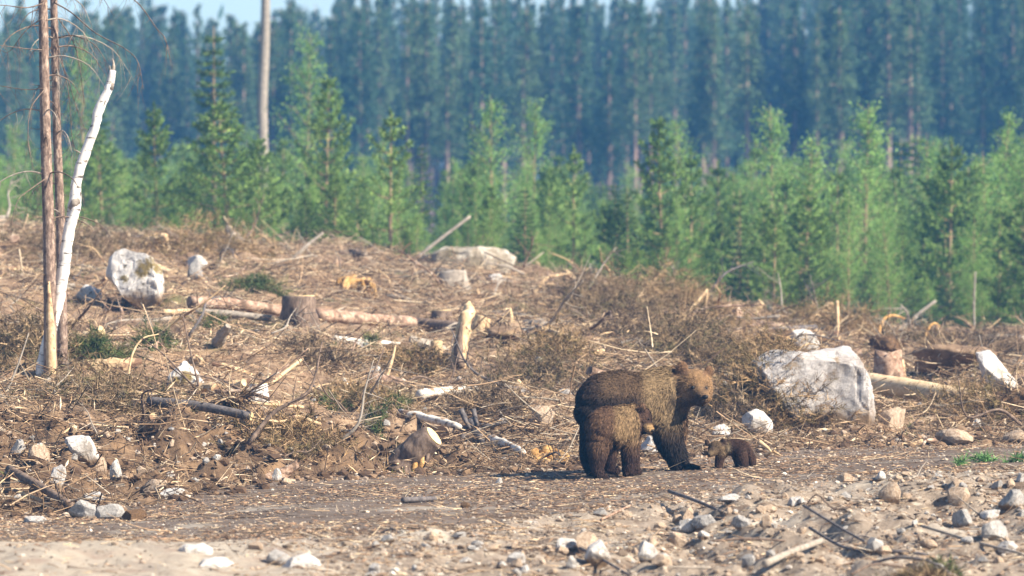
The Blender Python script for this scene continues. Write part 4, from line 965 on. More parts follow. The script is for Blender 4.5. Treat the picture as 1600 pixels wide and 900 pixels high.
# birch snag
pb = hit(70, 588); root = empty('birch_snag', pb); tag(root, 'white leaning birch snag with a broken top beside two dead spruces', 'dead tree'); s = pb.y / F
path = [(64,592),(72,545),(89,480),(99,425),(106,370),(117,320),(119,285),(131,245),(148,200),(154,172),(169,140),(176,110)]
rad = [11, 9.5, 9, 9.5, 9, 10, 8, 7.8, 7.2, 8, 6.5, 5]
YB = pt1.y + .10
vs = [P(a, b, YB + .02 * i) - pb for i, (a, b) in enumerate(path)]
sp = Soup(); tube(sp, vs, [q * s for q in rad], 18, rough=.24, seed=6, sub=7); obj('trunk', sp.mesh('trunk', True, False), M['birch'], root)
sp = Soup(); tube(sp, [vs[-2] + Vector((.03, -.02, 0)), vs[-1] + Vector((.01, 0, .05)), vs[-1] + Vector((-.005, 0, .14))], [.03, .02, .004], 7, rough=.5); tube(sp, [vs[-1] + Vector((-.02, -.01, -.03)), vs[-1] + Vector((-.035, 0, .06))], [.018, .004], 6, rough=.4)
tube(sp, [vs[-3], vs[-3] + Vector((.06, -.03, .05)), vs[-3] + Vector((.10, -.05, .13))], [.012, .008, .003], 5)
tube(sp, [vs[-5], vs[-5] + Vector((-.06, -.05, .06)), vs[-5] + Vector((-.12, -.08, .08))], [.012, .008, .003], 5)
obj('broken_top', sp.mesh('broken_top', True, False), M['greywood'], root)
sp = Soup(); tube(sp, [vs[5] + Vector((-.05, -.04, -.05)), vs[5] + Vector((.0, -.05, .02)), vs[5] + Vector((.06, -.04, .05))], [.03, .05, .03], 9, rough=.3); obj('knot', sp.mesh('knot', True, False), M['greywood'], root)
# far pale snag pole
ps = at(411, 125); root = empty('snag_pole', ps); tag(root, 'tall pale limbless snag pole rising among the young trees', 'dead tree')
vs = [Vector((0, 0, -.1)), P(410, 210, 125) - ps, P(410, 150, 125) - ps, P(414, 60, 125) - ps, P(416, -60, 125) - ps]
sp = Soup(); tube(sp, vs, [.18, .16, .15, .14, .12], 12, rough=.08, seed=8, sub=6); obj('trunk', sp.mesh('trunk', True, False), M['greywood'], root)

# ------------------------------------------------------------------ young trees
def tree_root(name, trunk, crown, mt, mc, label, cat, group, loc):
    root = empty(name, loc); tag(root, label, cat, group)
    obj('trunk', trunk, M[mt], root); o = obj('crown', crown, M[mc], root)
    return root
def pine_meshes(seed, h, wide=.30, whorl=.34, pal=((0.185, 0.285, 0.068), (0.11, 0.195, 0.054), (0.28, 0.38, 0.10)), start=.12, open_=0.0):
    r = np.random.default_rng(seed); tk = Soup(); cr = Soup(); pal = np.array(pal)
    sway = r.normal(0, .03, 2) * h
    tube(tk, [(0, 0, -.1), (sway[0] * .4, sway[1] * .4, h * .4), (sway[0], sway[1], h * .8), (sway[0], sway[1], h)], [.020 * h ** .7 + .012, .014 * h ** .7 + .008, .016, .006], 7, rough=.08, seed=seed)
    z = h * start
    while z < h * .99:
        t = z / h; n = int(r.integers(4, 7)); a0 = r.uniform(0, 6.28)
        Lb = h * wide * (1 - t) ** .95 * r.uniform(.75, 1.1) + .09
        for k in range(n):
            if r.random() < open_: continue
            a = a0 + k * 6.283 / n + r.normal(0, .2); L = Lb * r.uniform(.65, 1.15); up = r.uniform(.15, .5) + .5 * t
            o = np.array([math.cos(a), math.sin(a), 0]); p0 = np.array([sway[0] * t, sway[1] * t, z])
            p1 = p0 + o * L * .5 + np.array([0, 0, L * .5 * up * .6]); p2 = p0 + o * L + np.array([0, 0, L * up])
            tube(tk, [p0, p1, p2], [.012 + .006 * L, .008, .003], 4, sub=2, cap0=False, cap1=False)
            m = int(34 + 120 * L); tt = r.uniform(.12, 1.1, m) ** .8
            q = np.where(tt[:, None] < .5, p0 + (p1 - p0) * (tt / .5)[:, None], p1 + (p2 - p1) * ((tt - .5) / .5)[:, None])
            side = r.normal(0, .15 * L, (m, 3)) * np.array([1, 1, .25]) * (1.2 - tt)[:, None]
            q = q + side; d = norm(o * .5 + r.normal(0, .55, (m, 3)) + np.array([0, 0, .45]))
            shade = r.uniform(.8, 1.2, (m, 1))
            blades(cr, q, d, r.uniform(.08, .17, m), r.uniform(.022, .042, m), pal[r.integers(len(pal), size=m)] * shade, diamond=True)
        z += whorl * r.uniform(.85, 1.15) * (1 - .35 * t)
    m = 40; q = np.stack([np.full(m, sway[0]), np.full(m, sway[1]), r.uniform(h * .93, h * 1.02, m)], 1)
    blades(cr, q, norm(r.normal(0, .5, (m, 3)) + np.array([0, 0, 1])), r.uniform(.08, .16, m), r.uniform(.02, .035, m), pal[r.integers(len(pal), size=m)], diamond=True)
    return tk.mesh('trunk', True, False), cr.mesh('crown')
def spruce_meshes(seed, h):
    r = np.random.default_rng(seed); tk = Soup(); cr = Soup(); pal = np.array([(0.095, 0.17, 0.052), (0.115, 0.195, 0.06), (0.16, 0.24, 0.075)])
    tube(tk, [(0, 0, -.1), (0, 0, h * .5), (0, 0, h)], [.016 * h + .012, .01 * h + .008, .006], 7)
    z = .08 * h
    while z < h * .98:
        t = z / h; n = int(r.integers(5, 8)); a0 = r.uniform(0, 6.28); Lb = h * .26 * (1 - t) ** .85 + .06
        for k in range(n):
            a = a0 + k * 6.283 / n + r.normal(0, .25); L = Lb * r.uniform(.6, 1.1); o = np.array([math.cos(a), math.sin(a), 0])
            p0 = np.array([0, 0, z]); p1 = p0 + o * L * .6 - np.array([0, 0, L * .18]); p2 = p0 + o * L - np.array([0, 0, L * .1 - .04])
            tube(tk, [p0, p1, p2], [.010, .007, .002], 4, sub=1, cap0=False, cap1=False)
            m = int(14 + 70 * L); tt = r.uniform(.1, 1.05, m); q = np.where(tt[:, None] < .6, p0 + (p1 - p0) * (tt / .6)[:, None], p1 + (p2 - p1) * ((tt - .6) / .4)[:, None])
            lat = np.cross(o, [0, 0, 1]); q = q + lat * (r.normal(0, .18 * L, m) * (1.1 - tt))[:, None]
            blades(cr, q, norm(o * .6 + lat * r.normal(0, .6, (m, 1)) + r.normal(0, .2, (m, 3))), r.uniform(.08, .16, m), r.uniform(.022, .04, m), pal[r.integers(3, size=m)] * r.uniform(.8, 1.2, (m, 1)), diamond=True)
        z += .17 * r.uniform(.8, 1.2)
    return tk.mesh('trunk', True, False), cr.mesh('crown')
def birch_meshes(seed, h, pal=((0.24, 0.40, 0.10), (0.185, 0.335, 0.088), (0.33, 0.48, 0.14))):
    r = np.random.default_rng(seed); tk = Soup(); cr = Soup(); pal = np.array(pal)
    sway = r.normal(0, .05, 2) * h; ax = [np.array((0, 0, -.1)), np.array((sway[0] * .3, sway[1] * .3, h * .4)), np.array((sway[0], sway[1], h))]
    tube(tk, ax, [.008 * h + .012, .006 * h + .008, .004], 6)
    nb = int(h * 20)
    for k in range(nb):
        t = r.uniform(.1, .97); p0 = np.array([sway[0] * t ** 1.3, sway[1] * t ** 1.3, h * t]); a = r.uniform(0, 6.28)
        L = h * (.30 * (1 - t) ** .8 + .05) * r.uniform(.6, 1.2); d = norm(np.array([math.cos(a), math.sin(a), r.uniform(.5, 1.3)]))
        p1 = p0 + d * L * .55; p2 = p0 + d * L + np.array([0, 0, -.08 * L]) + r.normal(0, .06 * L, 3)
        tube(tk, [p0, p1, p2], [.007, .004, .0015], 4, sub=1, cap0=False, cap1=False)
        m = int(18 + 48 * L); tt = r.uniform(.15, 1.1, m)
        q = np.where(tt[:, None] < .55, p0 + (p1 - p0) * (tt / .55)[:, None], p1 + (p2 - p1) * ((tt - .55) / .45)[:, None]) + r.normal(0, .05 + .05 * L, (m, 3))
        blades(cr, q, norm(r.normal(0, 1, (m, 3)) + np.array([0, 0, -.2])), r.uniform(.035, .065, m), r.uniform(.03, .05, m), pal[r.integers(len(pal), size=m)] * r.uniform(.85, 1.15, (m, 1)), diamond=True)
    return tk.mesh('trunk', True, False), cr.mesh('crown')
G_ = 'young trees along the far edge of the clearing'
PROTO = {'pine': [(pine_meshes(500 + k, 3.6, wide=[.33, .36, .30, .40, .34][k], whorl=[.36, .3, .42, .34, .38][k], open_=[.05, .1, .25, 0, .15][k]), 3.6) for k in range(5)],
         'birch': [(birch_meshes(520 + k, 3.8), 3.8) for k in range(4)],
         'spruce': [(spruce_meshes(540 + k, 3.6), 3.6) for k in range(3)]}
for kind in PROTO:
    for (a, b), _ in PROTO[kind]: a.materials.append(M['trunk']); b.materials.append(M['leaf' if kind == 'birch' else 'needle'])
NAMES = {'pine': 'young_pine', 'birch': 'young_birch', 'spruce': 'young_spruce'}
rt_ = np.random.default_rng(88)
def plant(kind, px, Y, top, label, k=None, group=G_, wide=1.0):
    p = at(px, Y); h = (CZ - (top - 450) / F * Y) - p.z
    (tm, cm), h0 = PROTO[kind][int(rt_.integers(len(PROTO[kind]))) if k is None else k]
    root = empty(NAMES[kind], p); tag(root, label, NAMES[kind].replace('_', ' '), group)
    sc = h / h0; root.scale = (sc * wide, sc * wide, sc); root.rotation_euler = (0, 0, rt_.uniform(0, 6.28))
    obj('trunk', tm, None, root); obj('crown', cm, None, root)
NAMED = [('pine', 610, 88, 176, 'sharply outlined young pine with tiered branches above the orange rotten stump', 2, 1.0),
 ('pine', 247, 92, 168, 'young pine standing alone right of the birch snag', 0, .9), ('spruce', 334, 104, 40, 'tall dark spruce with a bare tip left of the pale snag pole', 0, .8),
 ('pine', 358, 90, 160, 'dense young pine below the tall dark spruce', 3, 1.1), ('pine', 508, 94, 128, 'tall young pine with a tan stem left of the tiered pine', 1, .8),
 ('birch', 478, 118, 52, 'tall thin birch behind the tan stemmed pine', 0, .8), ('pine', 896, 94, 232, 'young pine with a knobby top in the middle of the thicket', 2, .8),
 ('birch', 768, 100, 150, 'tall light green birch in the middle of the thicket', 1, .9), ('birch', 832, 106, 158, 'slender dull birch right of the tall light green one', 2, .85),
 ('pine', 1036, 92, 192, 'tall pine above the hump of the large bear', 1, .8), ('pine', 1080, 94, 240, 'young pine right of the tall one above the bear', 2, .8),
 ('birch', 1080, 108, 190, 'light green birch behind the pines above the bear', 3, 1.0), ('birch', 1208, 104, 162, 'tall slim birch left of the right hand gap in the forest', 1, .85),
 ('birch', 1262, 96, 216, 'bright green birch above the splintered wood', 0, 1.0), ('pine', 1308, 98, 262, 'dark tufted pine above the reddish pole', 2, .8),
 ('birch', 1350, 100, 162, 'tallest green birch on the right', 2, .9), ('pine', 408, 92, 215, 'dense young pine in front of the pale snag pole', 3, 1.0), ('pine', 1405, 94, 350, 'short pine with a tan stem above the upturned roots', 1, .8),
 ('pine', 1482, 96, 226, 'young pine with a brown bud at its tip on the right', 0, .95), ('birch', 1556, 104, 178, 'broad pale birch near the right border', 3, .8),
 ('birch', 1600, 98, 210, 'bright birch at the right border', 0, 1.0), ('pine', 160, 98, 200, 'dense green pine behind the birch snag', 3, 1.1),
 ('birch', 20, 104, 190, 'yellowish birch at the left border behind the dead spruces', 1, .8), ('birch', 130, 112, 60, 'tall faint birch behind the two dead spruces', 2, .7),
 ('spruce', 1560, 92, 430, 'low dark spruce at the right edge of the slash', 1, 1.3), ('spruce', 1520, 93, 455, 'lower dark spruce beside the low one', 2, 1.4), ('spruce', 640, 83, 360, 'dark low spruce left of the lichened rock', 1, 1.4)]
for kd, px, Y, top, lb, k, wd in NAMED: plant(kd, px, Y, top, lb, k, G_, wd)
GL = {'pine': 'young pine in the dense thicket behind the clearing', 'birch': 'young light green birch in the dense thicket behind the clearing', 'spruce': 'young spruce in the dense thicket behind the clearing'}
for k in range(345):
    Y = rt_.uniform(88, 150); px = rt_.uniform(-130, 1730)
    base = np.interp(px, [0, 600, 1600], [385, 400, 500]); lo = np.interp(px, [0, 250, 700, 1300, 1600], [255, 255, 280, 280, 265])
    top = lo + rt_.normal(0, 26) + (45 if Y < 100 else 0)
    kd = rt_.choice(['pine', 'birch', 'spruce'], p=[.50, .38, .12])
    plant(kd, px, Y, top, GL[kd], None, G_, float(rt_.uniform(.72, 1.1)))
# low saplings at the very edge
for k in range(60):
    px = rt_.uniform(-80, 1680); Y = float(np.interp(px, [0, 600, 1000, 1600], [82, 84, 86, 92])) + rt_.uniform(0, 6)
    kd = rt_.choice(['pine', 'birch', 'spruce']); plant(kd, px, Y, float(np.interp(px, [0, 600, 1600], [330, 345, 440])) + rt_.normal(0, 18), {'pine': 'low young pine at the edge of the slash', 'birch': 'low leafy birch at the edge of the slash', 'spruce': 'low young spruce at the edge of the slash'}[kd], None, 'low saplings at the edge of the slash', 1.2)

# ------------------------------------------------------------------ the tall forest behind
def forest_tree(seed, h, bare, wide, pal, conical=True, seg=1.0):
    r = np.random.default_rng(seed); tk = Soup(); cr = Soup(); pal = np.array(pal)
    tube(tk, [(0, 0, -.3), (.1, 0, h * .5), (.1, 0, h)], [.019 * h ** .9, .012 * h ** .9, .02], 8)
    z = h * bare
    while z < h * .99:
        t = (z / h - bare) / (1 - bare); n = int(r.integers(4, 7)); a0 = r.uniform(0, 6.28)
        Lb = wide * ((1 - t) ** .8 if conical else (1 - t ** 2.2) * (.55 + .45 * t)) * r.uniform(.7, 1.1) + .08
        for k in range(n):
            a = a0 + k * 6.283 / n + r.normal(0, .3); L = Lb * r.uniform(.5, 1.15); o = np.array([math.cos(a), math.sin(a), 0])
            zj = z + r.normal(0, .3) * (1 - .7 * t); p0 = np.array([.1, 0, min(zj, h)]); p2 = p0 + o * L + np.array([0, 0, L * (-.25 + .5 * t)])
            m = int(26 + 40 * L); tt = r.uniform(.15, 1.05, m)[:, None]
            q = p0 + (p2 - p0) * tt + r.normal(0, .16, (m, 3)) * np.array([1, 1, 1.7]) * (.4 + L * .5)
            blades(cr, q, norm(o * .6 + r.normal(0, .5, (m, 3))), r.uniform(.2, .45, m) * (1 - .45 * t), r.uniform(.07, .14, m), pal[r.integers(len(pal), size=m)] * r.uniform(.8, 1.2, (m, 1)), diamond=True)
            tube(tk, [p0, p2], [.03, .008], 3, sub=1, cap0=False, cap1=False)
        z += r.uniform(.45, .8) * seg
    for k in range(10):                    # dead limbs below the crown
        zz = h * r.uniform(.2, bare + .05); a = r.uniform(0, 6.28); L = r.uniform(.3, 1.2)
        tube(tk, [(.05, 0, zz), (.05 + math.cos(a) * L, math.sin(a) * L, zz - .1 * L)], [.025, .008], 3, sub=1)
    return tk.mesh('trunk', True, False), cr.mesh('crown')
SP = [(0.065, 0.13, 0.07), (0.08, 0.15, 0.08), (0.055, 0.11, 0.062)]; PN = [(0.11, 0.17, 0.08), (0.09, 0.15, 0.072), (0.13, 0.19, 0.09)]
FT = [('forest_spruce', forest_tree(600, 19, .34, 1.9, SP), 19), ('forest_spruce', forest_tree(601, 19, .48, 1.75, SP), 19), ('forest_spruce', forest_tree(602, 19, .28, 2.2, SP), 19),
      ('forest_pine', forest_tree(603, 19, .52, 1.7, PN, True), 19), ('forest_pine', forest_tree(604, 19, .60, 1.7, PN, True), 19), ('forest_pine', forest_tree(605, 19, .48, 1.4, PN, True), 19)]
for _, (a, b), _h0 in FT: a.materials.append(M['fartrunk']); b.materials.append(M['farneedle'])
def far_tree(px, Y, top, k, label, group='tall trees of the forest behind', wide=1.0):
    nm, (tm, cm), h0 = FT[k]; p = at(px, Y); h = CZ - (top - 450) / F * Y - p.z
    root = empty(nm, p); tag(root, label, nm.split('_')[1], group); sc = h / h0; w = wide * sc ** .5 * rt_.uniform(.5, 1.0)
    root.scale = (w, w, sc); root.rotation_euler = (0, 0, rt_.uniform(0, 6.28)); obj('trunk', tm, None, root); obj('crown', cm, None, root)
def far_top(px): return np.interp(px, [-100, 150, 240, 330, 420, 470, 520, 560, 700, 800, 900, 1000, 1180, 1250, 1700], [32, 14, 12, 30, 34, 12, 16, -6, -2, -10, -6, -4, -14, -40, -60])
for k in range(440):
    px = rt_.uniform(-160, 1760); Y = rt_.uniform(205, 302)
    t = far_top(px) + rt_.normal(0, 14) + (8 if Y < 240 else 0)
    kk = int(rt_.choice([0, 1, 2, 3, 4, 5], p=[.21, .2, .11, .18, .16, .14]))
    far_tree(px, Y, t, kk, 'tall forest spruce in the bluish background' if kk < 3 else 'tall forest pine in the bluish background')
for px, Y, top, k, lb in [(700,198,95,4,'forest pine with a reddish lit trunk in the middle background'), (1168,196,10,4,'tall forest pine with a long pink trunk right of centre'), (1312,194,10,3,'forest pine with a pale pink trunk at the right gap'),
        (1278,200,20,4,'forest pine with a dim pink trunk left of the pale trunk'), (992,202,40,4,'forest pine with a thin pink trunk above the large bear'), (1018,206,60,4,'slim forest pine beside the thin pink trunk'), (950,204,80,1,'forest spruce with a grey trunk above the cub'),
        (1422,200,0,4,'forest pine with a long bare trunk at the upper right'), (1610,190,-30,2,'dark forest spruce cut by the right border'), (815,202,90,4,'forest pine with a short pink trunk in the middle'),
        (735,204,110,1,'slim grey trunked forest spruce in the middle background'), (560,205,15,0,'pointed forest spruce at the end of the open sky')]:
    far_tree(px, Y, top, k, lb)
# the wood goes on behind: one mass
r_ = np.random.default_rng(5); sp = Soup(); n = 15000
X = r_.uniform(-75, 75, n); Y = r_.uniform(305, 345, n); Z = H(X, Y) + r_.uniform(0, 19, n) * r_.uniform(.6, 1, n) ** .5
blades(sp, np.stack([X, Y, Z], 1), norm(r_.normal(0, 1, (n, 3)) + np.array([0, 0, .5])), r_.uniform(.8, 2.2, n), r_.uniform(.5, 1.1, n), np.array(SP)[r_.integers(3, size=n)], diamond=True)
nt = 260; X = r_.uniform(-75, 75, nt); Y = r_.uniform(303, 345, nt)
twigs(sp, np.stack([X, Y, H(X, Y)], 1), np.tile([0, 0, 1.0], (nt, 1)), r_.uniform(12, 17, nt), r_.uniform(.12, .2, nt), r_.normal(0, .3, (nt, 3)), np.tile([.2, .14, .1], (nt, 1)), sides=5)
tag(obj('distant_wood', sp.mesh('distant_wood'), M['farneedle']), 'dark mass of forest behind the tall trees', 'forest', kind='stuff')
# ------------------------------------------------------------------ the three bears
U = 45.0 / F
class Body:
    def __init__(s, ox, oz): s.ox, s.oz, s.sp = ox, oz, Soup(); s.regs = []
    def co(s, px, py, d): return np.array([(px - s.ox) * U, d * U, (s.oz - py) * U])
    def limb(s, st, n=18, sub=4):
        st = np.array(st, float); pts = np.array([s.co(a, b, c) for a, b, c, _, _ in st]); rh, rd = st[:, 3] * U, st[:, 4] * U
        k = np.linspace(0, len(pts) - 1, (len(pts) - 1) * sub + 1); i = np.clip(k.astype(int), 0, len(pts) - 2); t = (k - i)[:, None]
        q = np.concatenate([[2 * pts[0] - pts[1]], pts, [2 * pts[-1] - pts[-2]]]); a, b, c, e = q[i], q[i + 1], q[i + 2], q[i + 3]
        pts = 0.5 * ((2 * b) + (c - a) * t + (2 * a - 5 * b + 4 * c - e) * t ** 2 + (3 * b - a - 3 * c + e) * t ** 3)
        rh = np.interp(k, np.arange(len(st)), rh); rd = np.interp(k, np.arange(len(st)), rd)
        tan = norm(np.gradient(pts, axis=0))
        def ext(sg):
            e = 0 if sg < 0 else -1; R_ = min(rh[e], rd[e]) * .8
            f = [(.5, .87), (.85, .52), (.98, .2)]
            return [pts[e] + tan[e] * sg * R_ * x for x, _ in f], [y for _, y in f], tan[e]
        p0, f0, t0 = ext(-1); p1, f1, t1 = ext(1)
        P_ = np.array(p0[::-1] + list(pts) + p1); RH = np.concatenate([rh[0] * np.array(f0[::-1]), rh, rh[-1] * np.array(f1)]); RD = np.concatenate([rd[0] * np.array(f0[::-1]), rd, rd[-1] * np.array(f1)])
        T = np.concatenate([[t0] * 3, tan, [t1] * 3])
        dep = np.array([0, 1.0, 0]); dep = dep - T * (T @ dep)[:, None]
        dep = np.where(np.linalg.norm(dep, axis=1, keepdims=True) < .25, np.cross(T, [0, 0, 1.0]), dep); dep = norm(dep)
        if np.abs(T[:, 1]).max() > .6:                       # limbs that point at the viewer: use a level side axis
            dep = norm(np.cross(T, np.array([0, 0, 1.0])))
            upv = np.cross(dep, T)
        else: upv = np.cross(dep, T)
        ang = np.arange(n) / n * 2 * np.pi
        v = (P_[:, None] + dep[:, None] * (np.cos(ang)[None, :, None] * RD[:, None, None]) + upv[:, None] * (np.sin(ang)[None, :, None] * RH[:, None, None])).reshape(-1, 3)
        m = len(P_); kk = np.arange(m - 1)[:, None] * n; a0 = np.arange(n)[None]; a1 = (a0 + 1) % n
        Q = np.stack([kk + a0, kk + a1, kk + n + a1, kk + n + a0], -1).reshape(-1, 4)
        v = np.concatenate([v, P_[:1], P_[-1:]]); e = m * n
        tr = [(e, (j + 1) % n, j) for j in range(n)] + [(e + 1, (m - 1) * n + j, (m - 1) * n + (j + 1) % n) for j in range(n)]
        s.sp.add(v, [Q, np.array(tr)])
    def ball(s, px, py, d, rx, ry, rz, rot=0.0):
        bm = bmesh.new(); bmesh.ops.create_icosphere(bm, subdivisions=3, radius=1)
        v = np.array([x.co[:] for x in bm.verts]) * np.array([rx, ry, rz]) * U; f = np.array([[q.index for q in p.verts] for p in bm.faces]); bm.free()
        c, sn = math.cos(rot), math.sin(rot); v = np.stack([v[:, 0] * c - v[:, 1] * sn, v[:, 0] * sn + v[:, 1] * c, v[:, 2]], 1)
        s.sp.add(v + s.co(px, py, d), f)
    def skin(s, vox, smooth):
        return remesh_me(s.sp.mesh('body', True, False), vox, smooth)

def hexball(px, py, d, r, B, sq=(1, 1, 1)):
    bm = bmesh.new(); bmesh.ops.create_icosphere(bm, subdivisions=2, radius=1)
    v = np.array([x.co[:] for x in bm.verts]) * np.array(sq) * r * U + B.co(px, py, d); f = np.array([[q.index for q in p.verts] for p in bm.faces]); bm.free()
    return npmesh('ball', v, f, None, True)

def bear(name, B, Y, label, colfn, combfn, lenfn, nfur, vox, smooth, eyes, nose, fw, seed, sink=.0, extra=()):
    x0 = (B.ox - 800) / F * Y; s = Y / 45.0
    me = B.skin(vox, smooth)
    nv = len(me.vertices); v = np.zeros(nv * 3, np.float32); me.vertices.foreach_get('co', v); v = v.reshape(-1, 3).astype(float)
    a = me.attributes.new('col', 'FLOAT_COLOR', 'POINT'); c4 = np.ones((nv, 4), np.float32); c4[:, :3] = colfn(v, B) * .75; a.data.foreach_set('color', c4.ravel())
    root = obj(name, me, M['skin']); root.location = (x0, Y, CZ - (B.oz - 450) / F * Y - sink); root.scale = (s, s, s)
    tag(root, label, 'bear')
    me.calc_loop_triangles(); nt = len(me.loop_triangles)
    tri = np.zeros(nt * 3, np.int32); me.loop_triangles.foreach_get('vertices', tri); tri = tri.reshape(-1, 3)
    A, Bv, C = v[tri[:, 0]], v[tri[:, 1]], v[tri[:, 2]]; cr = np.cross(Bv - A, C - A); ar = np.linalg.norm(cr, axis=1)
    r = np.random.default_rng(seed); k = r.choice(nt, nfur, p=ar / ar.sum()); u, w = r.random(nfur), r.random(nfur); fl = u + w > 1; u[fl], w[fl] = 1 - u[fl], 1 - w[fl]
    p = A[k] + (Bv[k] - A[k]) * u[:, None] + (C[k] - A[k]) * w[:, None]; n = cr[k] / ar[k][:, None]
    comb = combfn(p, B); comb = comb - n * np.sum(comb * n, 1, keepdims=True)
    clump = np.stack([fbm3(p * 9, 3, 2), fbm3(p * 9, 13, 2), fbm3(p * 9, 23, 2)], 1)
    d = norm(n * .28 + norm(comb) * 1.0 + clump * .24 + r.normal(0, .16, (nfur, 3)))
    L = lenfn(p, B) * r.uniform(.6, 1.2, nfur)
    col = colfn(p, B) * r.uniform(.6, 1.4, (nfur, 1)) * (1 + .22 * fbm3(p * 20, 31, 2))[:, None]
    side = norm(np.cross(d, n + r.normal(0, .4, (nfur, 3)))); mid = p + d * (L * .55)[:, None]; tip = p + d * L[:, None]; tip[:, 2] -= .12 * L; p0 = p - n * .004
    V = np.stack([p0 + side * fw, p0 - side * fw, mid - side * fw * .8, mid + side * fw * .8, tip], 1).reshape(-1, 3)
    b = (np.arange(nfur) * 5)[:, None]
    cv = np.stack([col * .7, col * .7, col, col, col * 1.35], 1).reshape(-1, 3)
    fo = obj('fur', npmesh('fur', V, [b + np.array([[0, 1, 2, 3]]), b + np.array([[3, 2, 4]])], cv), M['fur'], root); fo['kind'] = 'stuff'
    for e in eyes: obj('eye', hexball(*e, B), M['nose'], root)
    obj('nose', hexball(*nose[:4], B, nose[4]), M['nose'], root)
    return root
def ss(a, b, v): return sstep(a, b, v)
def lerp(a, b, t): return a * (1 - t[:, None]) + b * t[:, None]
def c3(*a): return np.array(a, float)[None]

# adult
A = Body(1000, 740)
A.limb([(922,646,-48,27,26),(930,638,-42,40,38),(943,632,-33,49,45),(966,629,-16,50,47),(998,630,2,47,45),(1020,627,16,49,45),(1038,623,27,47,42),(1052,624,34,40,36)])
A.limb([(1034,606,28,32,32),(1056,606,26,32,32),(1076,605,16,28,28)])
A.ball(1085, 605, 6, 28.5, 27, 28.5)
A.ball(1072, 618, 2, 16, 17, 19); A.ball(1101, 615, 0, 12, 15, 16)
A.limb([(1088,610,-8,15,16),(1094,616,-26,12,12),(1098,620,-38,9.5,10)])
A.limb([(1090,624,-14,9,12),(1096,629,-32,6,8)])
A.ball(1066.5, 576, 2, 9.5, 5, 12.5, -.3); A.ball(1108, 581, 10, 7.5, 5, 11, .3)
A.limb([(1034,640,4,32,24),(1040,664,-3,25,21),(1046,690,-8,21,17),(1056,712,-11,17,15),(1062,726,-12,14,14)])
A.limb([(1058,731,-12,10,15),(1074,732,-15,9,15),(1089,733,-17,6,12)])
A.limb([(1056,640,46,18,15),(1062,668,46,13,12),(1060,700,44,11,11),(1056,728,42,10,11),(1066,732,40,6,10)])
A.limb([(930,664,-52,25,24),(924,690,-57,18,20),(921,715,-58,14.5,15),(925,730,-58,12,14)]); A.limb([(922,735,-58,8,13),(938,737,-62,7,13)])
A.limb([(945,665,10,28,22),(950,695,12,18,17),(945,718,12,13,14),(948,728,12,10,12),(962,734,10,6,11)])
for k in range(4): A.limb([(1085,731 + k*.6,-24 + k*5,4,3.6),(1093,734.5,-26 + k*5,3,2.6)], sub=2)
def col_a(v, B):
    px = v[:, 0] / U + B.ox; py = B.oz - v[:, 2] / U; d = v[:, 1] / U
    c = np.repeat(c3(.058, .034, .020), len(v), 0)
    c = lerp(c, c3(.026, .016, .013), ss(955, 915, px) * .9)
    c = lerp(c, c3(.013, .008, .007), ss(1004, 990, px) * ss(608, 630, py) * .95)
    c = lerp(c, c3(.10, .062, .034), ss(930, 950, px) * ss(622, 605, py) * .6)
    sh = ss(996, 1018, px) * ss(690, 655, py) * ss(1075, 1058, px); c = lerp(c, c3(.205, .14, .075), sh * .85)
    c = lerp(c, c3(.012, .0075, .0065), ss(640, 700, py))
    c = lerp(c, c3(.12, .07, .04), ss(1052, 1060, px) * ss(630, 650, py) * ss(20, 32, d))  # far front leg: its sunlit tone is painted into the fur
    c = lerp(c, c3(.030, .022, .018), np.exp(-(((px - 1054) / 8) ** 2 + ((py - 626) / 14) ** 2)) * .9)  # grey-dark mane, with the neck shadow behind the cheek painted into the fur
    hd = ss(1056, 1066, px) * ss(648, 634, py) * ss(36, 26, d); c = lerp(c, c3(.22, .13, .064), hd)
    c = lerp(c, c3(.075, .048, .033), hd * ss(618, 630, py) * .9)
    c = lerp(c, c3(.050, .036, .030), hd * np.exp(-(((px - 1090) / 10) ** 2 + ((py - 621) / 9) ** 2)) * .95); c = lerp(c, c3(.14, .085, .05), hd * ss(1070, 1058, px) * .7)
    c = lerp(c, c3(.05, .032, .022), hd * np.exp(-(((px - 1081.5) / 5.5) ** 2 + ((py - 605.5) / 5) ** 2)) * .9)
    c = lerp(c, c3(.05, .032, .022), hd * np.exp(-(((px - 1102) / 4.5) ** 2 + ((py - 606) / 5) ** 2)) * .9)
    c = lerp(c, c3(.17, .095, .052), ss(590, 584, py) * ss(1050, 1060, px) * np.minimum(1, ss(1078, 1074, px) + ss(1097, 1101, px)))
    return c
def comb_a(p, B):
    px = p[:, 0] / U + B.ox; py = B.oz - p[:, 2] / U; d = p[:, 1] / U
    body = np.array([[-.75, -.35, -.55]]); leg = np.array([[.05, 0, -1.0]]); nose = np.array([(1098 - B.ox) * U, -40 * U, (B.oz - 620) * U])[None]
    t = ss(655, 700, py)[:, None]; c = body * (1 - t) + leg * t
    h = (ss(1058, 1068, px) * ss(650, 638, py))[:, None]; return c * (1 - h) + norm(p - nose + np.array([[-.05, .1, -.1]])) * h
def len_a(p, B):
    px = p[:, 0] / U + B.ox; py = B.oz - p[:, 2] / U; d = p[:, 1] / U
    L = .050 + .014 * ss(1000, 1040, px); L = L * (1 - .4 * ss(690, 725, py))
    L = L * (1 - .66 * ss(1060, 1072, px) * ss(650, 640, py)); muz = np.exp(-(((px - 1097) / 11) ** 2 + ((d + 34) / 16) ** 2)); L = L * (1 - .75 * muz * ss(1075, 1085, px))
    return L * (1 - .5 * ss(592, 586, py) * ss(1055, 1060, px))
YA = 45.6
